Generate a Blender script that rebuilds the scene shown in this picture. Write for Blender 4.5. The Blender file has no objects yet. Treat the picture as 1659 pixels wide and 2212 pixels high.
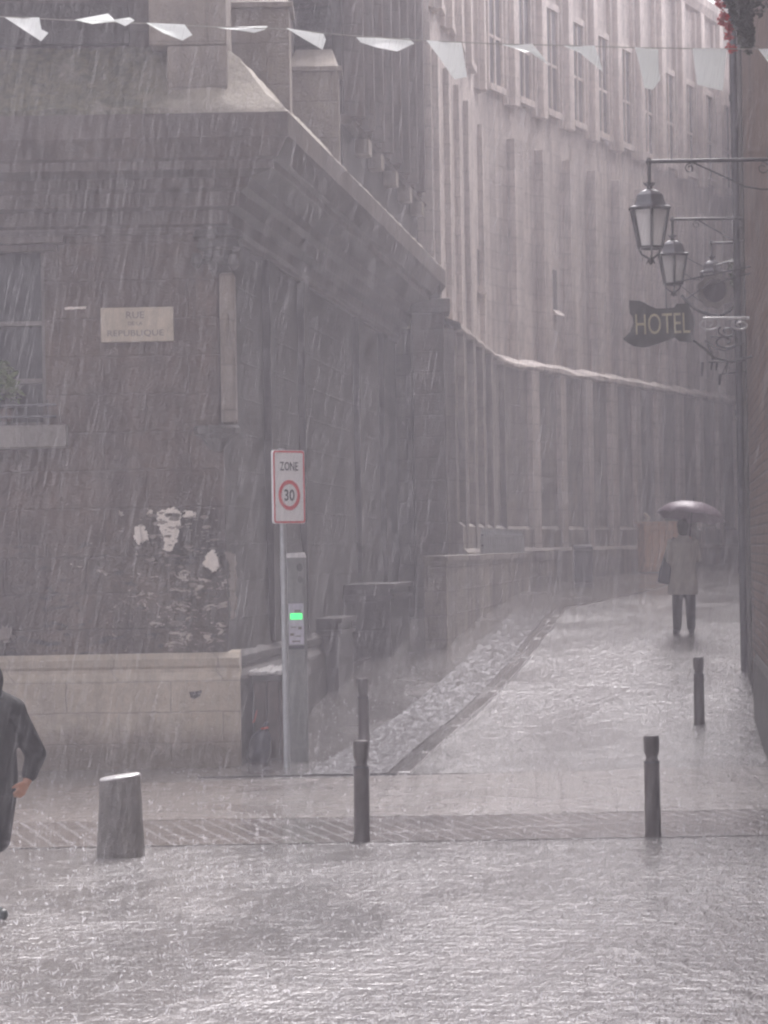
import bpy, bmesh, math, random
from mathutils import Vector, Matrix, noise as mnoise
random.seed(7)
R = math.radians
sc = bpy.context.scene
col = sc.collection

# ------------------------------------------------------------------ camera
F, CX, CY, HZ, CAMZ = 6440.0, 829.5, 1106.0, 1190.0, 2.40
ROLL = R(1.0)
TH = math.atan((HZ - CY) / F)
cam_d = bpy.data.cameras.new('camera')
cam = bpy.data.objects.new('camera', cam_d)
col.objects.link(cam)
cam_d.sensor_fit = 'VERTICAL'
cam_d.sensor_height = 24
cam_d.lens = F / 2212 * 24
cam_d.clip_start = 0.1
cam_d.clip_end = 2000
cam.matrix_world = Matrix.Translation((0, 0, CAMZ)) @ Matrix.Rotation(R(90) + TH, 4, 'X') @ Matrix.Rotation(-ROLL, 4, 'Z')
sc.camera = cam


def P(px, py, d):
    """point of the place seen at (px, py) of the 1659x2212 photograph, d metres ahead"""
    dx, dy = px - CX, CY - py
    sx = dx * math.cos(ROLL) + dy * math.sin(ROLL)
    sy = -dx * math.sin(ROLL) + dy * math.cos(ROLL)
    a, b = sx / F, sy / F
    yy = math.cos(TH) - b * math.sin(TH)
    zz = math.sin(TH) + b * math.cos(TH)
    k = d / yy
    return Vector((a * k, d, CAMZ + zz * k))


# ------------------------------------------------------------------ object helpers
def tag(o, label=None, cat=None, group=None, kind=None):
    if label: o['label'] = label
    if cat: o['category'] = cat
    if group: o['group'] = group
    if kind: o['kind'] = kind
    return o


def empty(name, loc=(0, 0, 0), rz=0.0):
    o = bpy.data.objects.new(name, None)
    o.empty_display_size = 0.1
    o.location = loc
    o.rotation_euler = (0, 0, rz)
    col.objects.link(o)
    return o


def link(name, me, m, parent=None, world=False):
    o = bpy.data.objects.new(name, me)
    if m is not None:
        me.materials.clear()
        me.materials.append(m)
    col.objects.link(o)
    if parent is not None:
        o.parent = parent
        if world:
            top = parent
            while top.parent is not None: top = top.parent
            if parent is top:
                o.matrix_parent_inverse = (Matrix.Translation(top.location) @ Matrix.Rotation(top.rotation_euler.z, 4, 'Z')).inverted()
    return o


def obj(name, bm, m, parent=None, world=False, smooth=False, bevel=0.0):
    bmesh.ops.recalc_face_normals(bm, faces=bm.faces)
    if bevel > 0:
        bmesh.ops.bevel(bm, geom=[e for e in bm.edges if len(e.link_faces) == 2 and e.calc_face_angle(0) > 0.6],
                        offset=bevel, segments=2, profile=0.5, affect='EDGES', clamp_overlap=True)
    me = bpy.data.meshes.new(name)
    bm.to_mesh(me)
    bm.free()
    if smooth:
        for p in me.polygons: p.use_smooth = True
        try:
            me.set_sharp_from_angle(angle=R(40))
        except Exception:
            pass
    return link(name, me, m, parent, world)


def copy_tree(o, parent=None):
    c = o.copy()
    col.objects.link(c)
    if parent is not None:
        c.parent = parent
        c.matrix_parent_inverse = o.matrix_parent_inverse.copy()
    for ch in list(o.children):
        copy_tree(ch, c)
    return c


def B():
    return bmesh.new()


def box(bm, x0, x1, y0, y1, z0, z1, rz=0.0, piv=None):
    vs = [Vector(v) for v in ((x0, y0, z0), (x1, y0, z0), (x1, y1, z0), (x0, y1, z0),
                              (x0, y0, z1), (x1, y0, z1), (x1, y1, z1), (x0, y1, z1))]
    if rz:
        m = Matrix.Rotation(rz, 3, 'Z')
        pv = Vector(piv) if piv else Vector((0, 0, 0))
        vs = [m @ (v - pv) + pv for v in vs]
    v = [bm.verts.new(q) for q in vs]
    for f in ((0, 3, 2, 1), (4, 5, 6, 7), (0, 1, 5, 4), (1, 2, 6, 5), (2, 3, 7, 6), (3, 0, 4, 7)):
        bm.faces.new([v[i] for i in f])


def prism(bm, a, b):
    """two matching outlines (lists of points) joined into a closed solid"""
    va = [bm.verts.new(p) for p in a]
    vb = [bm.verts.new(p) for p in b]
    n = len(va)
    bm.faces.new(va)
    bm.faces.new(list(reversed(vb)))
    for i in range(n):
        bm.faces.new((va[i], va[(i + 1) % n], vb[(i + 1) % n], vb[i]))


def tube(bm, pts, r, n=8, cap=True):
    pts = [Vector(p) for p in pts]
    rs = r if isinstance(r, (list, tuple)) else [r] * len(pts)
    rings, up = [], None
    for i, p in enumerate(pts):
        t = (pts[min(i + 1, len(pts) - 1)] - pts[max(i - 1, 0)]).normalized()
        if up is None:
            up = t.orthogonal().normalized()
        up = (up - t * up.dot(t))
        up = up.normalized() if up.length > 1e-6 else t.orthogonal().normalized()
        w = t.cross(up)
        rings.append([bm.verts.new(p + (up * math.cos(k * 2 * math.pi / n) + w * math.sin(k * 2 * math.pi / n)) * rs[i]) for k in range(n)])
    for a, b in zip(rings, rings[1:]):
        for k in range(n):
            bm.faces.new((a[k], a[(k + 1) % n], b[(k + 1) % n], b[k]))
    if cap:
        bm.faces.new(list(reversed(rings[0])))
        bm.faces.new(rings[-1])


def lathe(bm, prof, c=(0, 0, 0), n=24, sx=1.0, sy=1.0, rot=0.0):
    c = Vector(c)
    rings = []
    for r, z in prof:
        rings.append([bm.verts.new(c + Vector((sx * r * math.cos(rot + k * 2 * math.pi / n), sy * r * math.sin(rot + k * 2 * math.pi / n), z))) for k in range(n)])
    for a, b in zip(rings, rings[1:]):
        for k in range(n):
            bm.faces.new((a[k], a[(k + 1) % n], b[(k + 1) % n], b[k]))
    bm.faces.new(list(reversed(rings[0])))
    bm.faces.new(rings[-1])


def offs(poly, o):
    """offset plan polyline to its right-hand side by o with mitres"""
    out = []
    n = len(poly)
    for i in range(n):
        p = Vector(poly[i])
        d0 = (Vector(poly[i]) - Vector(poly[i - 1])).normalized() if i > 0 else None
        d1 = (Vector(poly[i + 1]) - Vector(poly[i])).normalized() if i < n - 1 else None
        n0 = Vector((d0.y, -d0.x)) if d0 else None
        n1 = Vector((d1.y, -d1.x)) if d1 else None
        if n0 is None: q = n1
        elif n1 is None: q = n0
        else:
            q = (n0 + n1).normalized()
            q = q / max(0.3, q.dot(n0))
        out.append(p + q * o)
    return out


def sweep(bm, poly, prof, closed=True):
    """sweep a profile of (outward, z) along a plan polyline; closed joins the last profile point to the first"""
    rings = []
    lines = [offs(poly, o) for o, z in prof]
    for i in range(len(poly)):
        rings.append([bm.verts.new((lines[j][i].x, lines[j][i].y, prof[j][1])) for j in range(len(prof))])
    m = len(prof)
    for a, b in zip(rings, rings[1:]):
        for j in range(m if closed else m - 1):
            bm.faces.new((a[j], b[j], b[(j + 1) % m], a[(j + 1) % m]))
    if closed:
        bm.faces.new(rings[0])
        bm.faces.new(list(reversed(rings[-1])))


def subdivide_poly(poly, step):
    out = [Vector(poly[0])]
    for a, b in zip(poly, poly[1:]):
        a, b = Vector(a), Vector(b)
        n = max(1, int((b - a).length / step))
        for k in range(1, n + 1):
            out.append(a.lerp(b, k / n))
    return out


def text_mesh(txt, w, h, ext=0.004, bold=0.0):
    cu = bpy.data.curves.new('lettering', 'FONT')
    cu.body = txt
    cu.align_x = 'CENTER'
    cu.align_y = 'CENTER'
    cu.extrude = 0.02
    cu.offset = bold
    cu.resolution_u = 3
    o = bpy.data.objects.new('lettering', cu)
    col.objects.link(o)
    dg = bpy.context.evaluated_depsgraph_get()
    me = bpy.data.meshes.new_from_object(o.evaluated_get(dg), depsgraph=dg)
    bpy.data.objects.remove(o)
    xs = [v.co.x for v in me.vertices]
    ys = [v.co.y for v in me.vertices]
    mx, my = (min(xs) + max(xs)) / 2, (min(ys) + max(ys)) / 2
    kx, ky = w / (max(xs) - min(xs)), h / (max(ys) - min(ys))
    for v in me.vertices:  # upright in the xz plane, face towards -y
        x, y, z = v.co
        v.co = ((x - mx) * kx, -z / 0.02 * ext, (y - my) * ky)
    return me


def solid(name, blobs, voxel, m, parent, world=False, smooth_it=6):
    """one continuous surface grown round capsules ('c', p0, r0, p1, r1) and ellipsoids ('e', c, (rx, ry, rz))"""
    bm = B()
    for b in blobs:
        if b[0] == 'c':
            _, p0, r0, p1, r1 = b
            p0, p1 = Vector(p0), Vector(p1)
            t = (p1 - p0)
            L = t.length
            t.normalize()
            pts, rs = [], []
            for a in (0.02, 0.3, 0.6, 0.85):
                pts.append(p0 - t * r0 * math.cos(a * math.pi / 2)); rs.append(r0 * math.sin(a * math.pi / 2))
            for k in range(0, 5):
                pts.append(p0 + t * L * k / 4); rs.append(r0 + (r1 - r0) * k / 4)
            for a in (0.85, 0.6, 0.3, 0.02):
                pts.append(p1 + t * r1 * math.cos(a * math.pi / 2)); rs.append(r1 * math.sin(a * math.pi / 2))
            tube(bm, pts, rs, 14)
        elif b[0] == 'l':
            rr_ = []
            for (c, rx, ry) in b[1]:
                rr_.append([bm.verts.new(Vector(c) + Vector((rx * math.cos(k * math.pi / 12), ry * math.sin(k * math.pi / 12), 0))) for k in range(24)])
            for q0, q1 in zip(rr_, rr_[1:]):
                for k in range(24):
                    bm.faces.new((q0[k], q0[(k + 1) % 24], q1[(k + 1) % 24], q1[k]))
            bm.faces.new(list(reversed(rr_[0])))
            bm.faces.new(rr_[-1])
        else:
            _, c, rr = b
            mm = Matrix.Translation(c) @ Matrix.Diagonal((rr[0], rr[1], rr[2], 1))
            bmesh.ops.create_uvsphere(bm, u_segments=18, v_segments=12, radius=1.0, matrix=mm)
    bmesh.ops.recalc_face_normals(bm, faces=bm.faces)
    me = bpy.data.meshes.new(name)
    bm.to_mesh(me)
    bm.free()
    t = bpy.data.objects.new(name, me)
    col.objects.link(t)
    md = t.modifiers.new('remesh', 'REMESH')
    md.mode = 'VOXEL'
    md.voxel_size = voxel
    sm = t.modifiers.new('smooth', 'SMOOTH')
    sm.iterations = smooth_it
    sm.factor = 0.5
    dg = bpy.context.evaluated_depsgraph_get()
    me2 = bpy.data.meshes.new_from_object(t.evaluated_get(dg), depsgraph=dg)
    bpy.data.objects.remove(t)
    for p in me2.polygons: p.use_smooth = True
    return link(name, me2, m, parent, world)


# ------------------------------------------------------------------ materials
class N:
    def __init__(s, name):
        s.m = bpy.data.materials.new(name)
        s.m.use_nodes = True
        s.t = s.m.node_tree
        s.t.nodes.clear()
        s.out = s.t.nodes.new('ShaderNodeOutputMaterial')
        s.tc = None

    def n(s, kind, **kw):
        nd = s.t.nodes.new('ShaderNode' + kind)
        for k, v in kw.items():
            if k.startswith('i_'):
                key = k[2:]
                key = int(key) if key.isdigit() else key.replace('_', ' ')
                s.inp(nd, key, v)
            else:
                setattr(nd, k, v)
        return nd

    def inp(s, nd, key, v):
        if isinstance(v, bpy.types.NodeSocket): s.t.links.new(v, nd.inputs[key])
        else: nd.inputs[key].default_value = v

    def pos(s):
        if s.tc is None: s.tc = s.n('TexCoord')
        return s.tc.outputs['Object']

    def mapv(s, vec, scale=(1, 1, 1), rot=(0, 0, 0), loc=(0, 0, 0)):
        return s.n('Mapping', i_Vector=vec, i_Scale=scale, i_Rotation=rot, i_Location=loc).outputs[0]

    def noise(s, vec, scale, detail=4, rough=0.6, dist=0.0):
        return s.n('TexNoise', i_Vector=vec, i_Scale=scale, i_Detail=detail, i_Roughness=rough, i_Distortion=dist).outputs['Fac']

    def ramp(s, fac, a, b, ca=(0, 0, 0, 1), cb=(1, 1, 1, 1)):
        r = s.n('ValToRGB', i_Fac=fac)
        r.color_ramp.elements[0].position = a
        r.color_ramp.elements[0].color = ca
        r.color_ramp.elements[1].position = b
        r.color_ramp.elements[1].color = cb
        return r.outputs[0]

    def mix(s, fac, a, b, mode='MIX'):
        m = s.n('MixRGB', blend_type=mode)
        s.inp(m, 0, fac)
        for i, v in ((1, a), (2, b)):
            if isinstance(v, tuple) and len(v) == 3: v = (*v, 1)
            s.inp(m, i, v)
        return m.outputs[0]

    def math(s, op, a, b=0.0):
        m = s.n('Math', operation=op)
        s.inp(m, 0, a)
        s.inp(m, 1, b)
        return m.outputs[0]

    def bump(s, h, strength=0.5, dist=0.02, nrm=None):
        b = s.n('Bump', i_Strength=strength, i_Distance=dist, i_Height=h)
        if nrm is not None: s.inp(b, 'Normal', nrm)
        return b.outputs[0]

    def bsdf(s, color, rough=0.6, normal=None, **kw):
        p = s.n('BsdfPrincipled')
        if isinstance(color, tuple) and len(color) == 3: color = (*color, 1)
        s.inp(p, 'Base Color', color)
        s.inp(p, 'Roughness', rough)
        if normal is not None: s.inp(p, 'Normal', normal)
        for k, v in kw.items(): s.inp(p, k.replace('_', ' '), v)
        s.t.links.new(p.outputs[0], s.out.inputs[0])
        return s.m


def stone(name, c1, c2, bw=0.8, bh=0.38, mortar=0.5, streak=0.4, rough=0.55, bump=0.5, grime=None, gz=None, msz=0.012, peel=False):
    s = N(name)
    p = s.pos()
    sep = s.n('SeparateXYZ', i_Vector=p)
    u = s.math('ADD', sep.outputs[0], sep.outputs[1])
    uv = s.n('CombineXYZ', i_X=u, i_Y=sep.outputs[2], i_Z=0.0).outputs[0]
    wob = s.n('MixRGB', blend_type='ADD')
    s.inp(wob, 0, 0.03)
    s.inp(wob, 1, uv)
    s.inp(wob, 2, s.n('TexNoise', i_Vector=p, i_Scale=3.0).outputs['Color'])
    br = s.n('TexBrick', i_Vector=wob.outputs[0], i_Scale=1.0)
    s.inp(br, 'Color1', (0.75, 0.75, 0.75, 1)); s.inp(br, 'Color2', (1, 1, 1, 1)); s.inp(br, 'Mortar', (0.35, 0.35, 0.35, 1))
    s.inp(br, 'Mortar Size', msz); s.inp(br, 'Mortar Smooth', 0.3); s.inp(br, 'Brick Width', bw); s.inp(br, 'Row Height', bh); s.inp(br, 'Bias', 0.2)
    n1 = s.noise(p, 0.9, 6, 0.65)
    n2 = s.noise(p, 7.0, 6, 0.7)
    base = s.mix(s.ramp(n1, 0.35, 0.65), c1, c2)
    base = s.mix(mortar, base, s.mix(1.0, base, br.outputs[0], 'MULTIPLY'))
    base = s.mix(0.45, base, s.mix(1.0, base, s.ramp(n2, 0.3, 0.75, (0.55, 0.54, 0.52, 1), (1.25, 1.22, 1.18, 1)), 'MULTIPLY'))
    if streak > 0:
        st = s.noise(s.mapv(p, (2.2, 2.2, 0.12)), 1.6, 5, 0.6)
        base = s.mix(streak, base, s.mix(1.0, base, s.ramp(st, 0.36, 0.62, (0.3, 0.29, 0.3, 1), (1.15, 1.14, 1.12, 1)), 'MULTIPLY'))
    if grime is not None:
        g = s.ramp(s.math('ADD', sep.outputs[2], s.math('MULTIPLY', s.math('SUBTRACT', s.noise(p, 1.6, 6, 0.7), 0.5), 1.6)), 0, 1)
        mr = s.n('MapRange', i_Value=s.math('ADD', sep.outputs[2], s.math('MULTIPLY', s.math('SUBTRACT', s.noise(p, 1.7, 6, 0.7), 0.5), gz[2])), i_1=gz[0], i_2=gz[1])
        base = s.mix(mr.outputs[0], (*grime, 1), base)
    if peel:
        # scaled-off crust: pale spalls and black scabs in ragged flat-lying scraps near the corner
        pv = s.mapv(p, (1.0, 1.0, 1.7))
        m1 = s.noise(pv, 5.0, 10, 0.78, 0.9)
        wid = s.n('TexNoise', i_Vector=p, i_Scale=0.9, i_Detail=2.0).outputs['Fac']
        zone = s.math('MULTIPLY', s.n('MapRange', i_Value=sep.outputs[0], i_1=-3.6, i_2=-2.2).outputs[0], s.n('MapRange', i_Value=sep.outputs[2], i_1=3.1, i_2=2.0).outputs[0])
        thr = s.math('ADD', m1, s.math('ADD', s.math('MULTIPLY', zone, 0.115), s.math('MULTIPLY', s.math('SUBTRACT', wid, 0.5), 0.2)))
        base = s.mix(s.ramp(thr, 0.655, 0.675), base, (0.46, 0.41, 0.36))
        m2 = s.noise(s.mapv(p, (0.8, 0.8, 2.6), (0, 0, 0), (3, 1, 7)), 4.5, 8, 0.72, 0.4)
        base = s.mix(s.ramp(m2, 0.56, 0.62), base, (0.028, 0.025, 0.025))
        n2 = s.math('ADD', n2, s.math('MULTIPLY', m1, 1.5))
    h = s.math('ADD', s.math('MULTIPLY', br.outputs['Fac'], -0.6), s.math('ADD', s.math('MULTIPLY', n2, 0.7), s.noise(p, 28, 4, 0.7)))
    return s.bsdf(base, rough, s.bump(h, bump, 0.02))


def plain(name, c, rough=0.5, metal=0.0, var=0.25, scale=12.0, bump=0.15, **kw):
    s = N(name)
    p = s.pos()
    n1 = s.noise(p, scale, 5, 0.65)
    n2 = s.noise(s.mapv(p, (1, 1, 0.15)), scale * 2, 4, 0.6)
    colr = s.mix(var, (*c, 1), s.mix(1.0, (*c, 1), s.ramp(s.math('ADD', s.math('MULTIPLY', n1, 0.6), s.math('MULTIPLY', n2, 0.4)), 0.35, 0.65, (0.35, 0.35, 0.35, 1), (1.5, 1.5, 1.5, 1)), 'MULTIPLY'))
    return s.bsdf(colr, rough, s.bump(n1, bump, 0.01), Metallic=metal, **kw)


M = {}
M['soot'] = stone('sooty limestone', (0.046, 0.032, 0.025), (0.105, 0.072, 0.053), 0.95, 0.42, 0.25, 0.45, 0.6, 0.6)
M['soot_low'] = stone('eroded limestone', (0.050, 0.038, 0.031), (0.135, 0.100, 0.075), 0.9, 0.40, 0.35, 0.35, 0.6, 0.9, peel=True)
M['soot_shaded'] = stone('sooty wall darkened for shade', (0.016, 0.012, 0.011), (0.038, 0.030, 0.026), 0.95, 0.42, 0.2, 0.5, 0.65, 0.4)  # sooty stone, made darker still to put the wall's shade into its colour
M['soot_rib'] = stone('dark weathered ashlar', (0.075, 0.060, 0.054), (0.135, 0.108, 0.095), 0.7, 0.36, 0.35, 0.5, 0.6, 0.4)
M['pier'] = stone('pale weathered ashlar', (0.20, 0.175, 0.155), (0.30, 0.26, 0.22), 1.2, 0.5, 0.3, 0.3, 0.6, 0.8)
M['cream'] = stone('cream limestone', (0.42, 0.36, 0.285), (0.52, 0.455, 0.37), 1.15, 0.34, 0.45, 0.25, 0.5, 0.6, (0.13, 0.105, 0.075), (0.25, 0.62, 0.9), 0.010)
M['cornice'] = stone('dark cornice stone', (0.056, 0.043, 0.038), (0.100, 0.078, 0.067), 1.6, 3.0, 0.4, 0.4, 0.55, 0.4)
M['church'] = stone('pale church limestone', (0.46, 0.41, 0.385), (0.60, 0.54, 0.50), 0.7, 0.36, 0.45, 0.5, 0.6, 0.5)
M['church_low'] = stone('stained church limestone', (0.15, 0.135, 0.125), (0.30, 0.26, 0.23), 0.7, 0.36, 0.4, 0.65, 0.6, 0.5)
M['church_lite'] = stone('washed limestone', (0.56, 0.49, 0.45), (0.72, 0.65, 0.60), 0.8, 0.4, 0.3, 0.35, 0.5, 0.4)
M['far'] = stone('far pale render', (0.46, 0.42, 0.39), (0.60, 0.55, 0.51), 2.0, 1.0, 0.15, 0.4, 0.7, 0.2)
M['brick'] = stone('dark brown brick', (0.09, 0.052, 0.038), (0.20, 0.108, 0.07), 0.42, 0.115, 1.0, 0.45, 0.55, 1.0, None, None, 0.018)
M['slab'] = stone('grey slab stone', (0.15, 0.138, 0.13), (0.21, 0.195, 0.18), 3.0, 3.0, 0.1, 0.2, 0.5, 0.4)
M['darkstone'] = stone('black crusted stone', (0.045, 0.043, 0.04), (0.08, 0.075, 0.07), 2.0, 2.0, 0.1, 0.3, 0.6, 0.9)
M['roughstone'] = stone('rough pavement stone', (0.10, 0.092, 0.085), (0.16, 0.148, 0.135), 4, 4, 0.1, 0.5, 0.5, 0.7)
M['plaster'] = plain('white plaster', (0.66, 0.60, 0.54), 0.6, 0, 0.25, 18, 0.5)
M['iron'] = plain('black painted iron', (0.022, 0.021, 0.026), 0.35, 0.0, 0.3)
M['iron_wet'] = plain('wet grey iron', (0.10, 0.10, 0.11), 0.25, 0.3, 0.4)
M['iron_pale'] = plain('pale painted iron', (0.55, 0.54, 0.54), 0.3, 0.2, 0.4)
M['bollard'] = plain('dark brown cast iron', (0.032, 0.022, 0.019), 0.4, 0.0, 0.4)
M['galv'] = plain('galvanised steel', (0.36, 0.38, 0.39), 0.4, 0.5, 0.3)
M['meter'] = plain('grey green painted steel', (0.17, 0.18, 0.175), 0.4, 0.2, 0.35)
M['white'] = plain('white sign enamel', (0.78, 0.77, 0.77), 0.35, 0, 0.08)
M['red'] = plain('red sign enamel', (0.55, 0.03, 0.035), 0.4, 0, 0.1)
M['black'] = plain('black lettering', (0.02, 0.02, 0.022), 0.5, 0, 0.1)
M['letter'] = plain('faded dark lettering', (0.16, 0.145, 0.13), 0.6, 0, 0.3)
M['gold'] = plain('dull gold lettering', (0.46, 0.42, 0.27), 0.5, 0.0, 0.5)
M['plate'] = plain('worn cream plate', (0.42, 0.36, 0.28), 0.5, 0, 0.35, 6)
M['panel'] = plain('pale violet panel', (0.46, 0.45, 0.52), 0.4, 0, 0.3, 14)
M['cabinet'] = plain('brown cabinet panel', (0.10, 0.07, 0.058), 0.5, 0, 0.6, 5)
M['cabgrey'] = plain('grey cabinet steel', (0.075, 0.073, 0.07), 0.45, 0.1, 0.5, 6)
M['bag'] = plain('dark blue plastic', (0.022, 0.026, 0.042), 0.3, 0, 0.3)
M['paintred'] = plain('red paint scrawl', (0.45, 0.07, 0.05), 0.5, 0, 0.4)
M['glassdark'] = plain('dark window glass', (0.010, 0.0105, 0.012), 0.35, 0, 0.2, 3, 0.02)
M['glazing'] = plain('grey leaded glass', (0.11, 0.105, 0.105), 0.25, 0, 0.4, 3, 0.05)
M['woodtan'] = plain('wet tan boards', (0.50, 0.31, 0.18), 0.55, 0, 0.45, 5)
M['skin'] = plain('skin', (0.36, 0.17, 0.10), 0.55, 0, 0.2)
M['coat'] = plain('grey beige raincoat', (0.30, 0.275, 0.245), 0.65, 0, 0.35, 7, 0.5)
M['trouser'] = plain('dark trousers', (0.007, 0.007, 0.008), 0.8, 0, 0.5, 9, 0.6, Specular_IOR_Level=0.2)
M['jacket'] = plain('black wet jacket', (0.006, 0.006, 0.007), 0.8, 0, 0.5, 9, 0.9, Specular_IOR_Level=0.2)
M['hair'] = plain('dark hair', (0.02, 0.015, 0.012), 0.5, 0, 0.3)
M['shoe'] = plain('dark green leather', (0.018, 0.028, 0.025), 0.3, 0, 0.2)
M['umb'] = plain('dark plum umbrella cloth', (0.17, 0.125, 0.16), 0.42, 0, 0.3)
M['leaf'] = plain('green leaves', (0.05, 0.085, 0.03), 0.45, 0, 0.7, 6)
M['leafdark'] = plain('dark green leaves', (0.022, 0.032, 0.014), 0.5, 0, 0.7, 6)
M['bloom'] = plain('red blossom', (0.50, 0.035, 0.035), 0.5, 0, 0.4, 9)
M['cord'] = plain('pale cord', (0.32, 0.31, 0.28), 0.6)


def screen_mat():
    s = N('green display')
    e = s.n('Emission', i_Color=(0.03, 0.85, 0.14, 1), i_Strength=1.0)
    s.t.links.new(e.outputs[0], s.out.inputs[0])
    return s.m


def moss_mat():
    s = N('mossy coping stone')
    p = s.pos()
    sep = s.n('SeparateXYZ', i_Vector=p)
    n = s.noise(p, 9.0, 6, 0.75)
    n2 = s.noise(p, 2.2, 5, 0.6)
    st = s.mix(s.ramp(n2, 0.35, 0.65), (0.20, 0.18, 0.15), (0.30, 0.265, 0.215))
    mo = s.mix(s.ramp(n, 0.35, 0.62), (0.022, 0.024, 0.012), (0.105, 0.092, 0.052))
    left = s.n('MapRange', i_Value=s.math('ADD', sep.outputs[0], s.math('MULTIPLY', n2, 0.6)), i_1=-2.35, i_2=-1.75).outputs[0]
    side = s.n('MapRange', i_Value=sep.outputs[1], i_1=33.2, i_2=33.8).outputs[0]
    k = s.math('MULTIPLY', s.math('SUBTRACT', 1.0, s.math('MINIMUM', 1.0, s.math('ADD', left, side))), s.ramp(n2, 0.25, 0.42))
    c = s.mix(k, st, mo)
    return s.bsdf(c, 0.7, s.bump(n, 0.9, 0.06))


def lampglass_mat():
    s = N('frosted lantern glass')
    d = s.n('BsdfTranslucent', i_Color=(0.80, 0.79, 0.78, 1))
    g = s.n('BsdfGlossy', i_Color=(1, 1, 1, 1), i_Roughness=0.15)
    df = s.n('BsdfDiffuse', i_Color=(0.82, 0.81, 0.80, 1))
    tr = s.n('BsdfTransparent')
    m1 = s.n('MixShader', i_0=0.5, i_1=d.outputs[0], i_2=df.outputs[0])
    m2 = s.n('MixShader', i_0=0.10, i_1=m1.outputs[0], i_2=g.outputs[0])
    m3 = s.n('MixShader', i_0=0.25, i_1=m2.outputs[0], i_2=tr.outputs[0])
    s.t.links.new(m3.outputs[0], s.out.inputs[0])
    return s.m


def flag_mat():
    s = N('wet white pennant plastic')
    p = s.pos()
    n = s.noise(p, 6, 3, 0.5)
    c = s.mix(n, (0.86, 0.87, 0.88), (0.93, 0.93, 0.94))
    d = s.n('BsdfPrincipled', i_Roughness=0.3)
    s.inp(d, 'Base Color', c)
    t = s.n('BsdfTranslucent', i_Color=(0.93, 0.96, 0.94, 1))
    m1 = s.n('MixShader', i_0=0.62, i_1=d.outputs[0], i_2=t.outputs[0])
    s.t.links.new(m1.outputs[0], s.out.inputs[0])
    return s.m


def rain_mat(clear=0.86):
    s = N('falling rain water')
    d = s.n('BsdfDiffuse', i_Color=(0.9, 0.9, 0.92, 1))
    t = s.n('BsdfTranslucent', i_Color=(0.95, 0.95, 0.97, 1))
    tr = s.n('BsdfTransparent')
    m1 = s.n('MixShader', i_0=0.5, i_1=d.outputs[0], i_2=t.outputs[0])
    m2 = s.n('MixShader', i_0=clear, i_1=m1.outputs[0], i_2=tr.outputs[0])
    s.t.links.new(m2.outputs[0], s.out.inputs[0])
    return s.m


def wet_mat(name, c1, c2, bw, bh, rot, ripple=1.0, rough=0.16, joint=0.4, jsize=0.02, jcol=(0.05, 0.047, 0.045), cob=0.6, offset=0.5, fine=1.0):
    """stone paving under a moving film of rain water"""
    s = N(name)
    p = s.pos()
    pr = s.mapv(p, (1, 1, 1), (0, 0, rot))
    wob = s.n('MixRGB', blend_type='ADD')
    s.inp(wob, 0, 0.05)
    s.inp(wob, 1, pr)
    s.inp(wob, 2, s.n('TexNoise', i_Vector=p, i_Scale=4.0).outputs['Color'])
    br = s.n('TexBrick', i_Vector=wob.outputs[0], i_Scale=1.0, offset=offset)
    s.inp(br, 'Color1', (0.7, 0.7, 0.7, 1)); s.inp(br, 'Color2', (1.2, 1.18, 1.15, 1)); s.inp(br, 'Mortar', (1, 1, 1, 1))
    s.inp(br, 'Mortar Size', jsize); s.inp(br, 'Mortar Smooth', 0.7); s.inp(br, 'Brick Width', bw); s.inp(br, 'Row Height', bh)
    big = s.noise(p, 0.45, 4, 0.6)
    mid = s.noise(p, 3.2, 5, 0.65)
    rip = s.noise(s.mapv(p, (1.0, 0.5, 1), (0, 0, 0.2)), 8.0, 4, 0.65, 0.5)
    rip2 = s.noise(s.mapv(p, (1.0, 0.5, 1), (0, 0, -0.3)), 32.0, 3, 0.6, 0.4)
    big2 = s.noise(s.mapv(p, (1, 0.6, 1)), 0.7, 4, 0.6, 0.5)
    drop = s.n('TexVoronoi', i_Vector=p, i_Scale=13.0, feature='F1').outputs['Distance']
    dropf = s.ramp(drop, 0.03, 0.22, (1, 1, 1, 1), (0, 0, 0, 1))
    c = s.mix(s.ramp(big, 0.35, 0.65), c1, c2)
    c = s.mix(0.3, c, s.mix(1.0, c, br.outputs[0], 'MULTIPLY'))
    c = s.mix(0.6, c, s.mix(1.0, c, s.ramp(mid, 0.3, 0.7, (0.6, 0.58, 0.56, 1), (1.35, 1.33, 1.3, 1)), 'MULTIPLY'))
    jf = s.math('MULTIPLY', br.outputs['Fac'], joint)
    c = s.mix(jf, c, (*jcol, 1))
    # film of water: deeper puddles are smoother, shallow parts show the setts
    dep = s.ramp(big2, 0.40, 0.62)
    hc = s.math('MULTIPLY', s.math('ADD', s.math('MULTIPLY', br.outputs['Fac'], -0.35), mid), cob)
    amp = s.math('ADD', 0.7, s.math('MULTIPLY', dep, 0.55))
    h = s.math('ADD', hc, s.math('ADD', s.math('MULTIPLY', rip, 1.0 * ripple), s.math('MULTIPLY', rip2, 0.45 * ripple * fine)))
    h = s.math('MULTIPLY', s.math('ADD', h, s.math('MULTIPLY', dropf, 0.10 * fine)), amp)
    nrm = s.bump(h, 1.0, 0.031)
    rgh = s.math('ADD', rough, s.math('MULTIPLY', dep, 0.1))
    return s.bsdf(c, rgh, nrm, IOR=1.6, Coat_Weight=1.0, Coat_Roughness=0.14, Coat_IOR=1.75, Coat_Normal=nrm)


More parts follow.
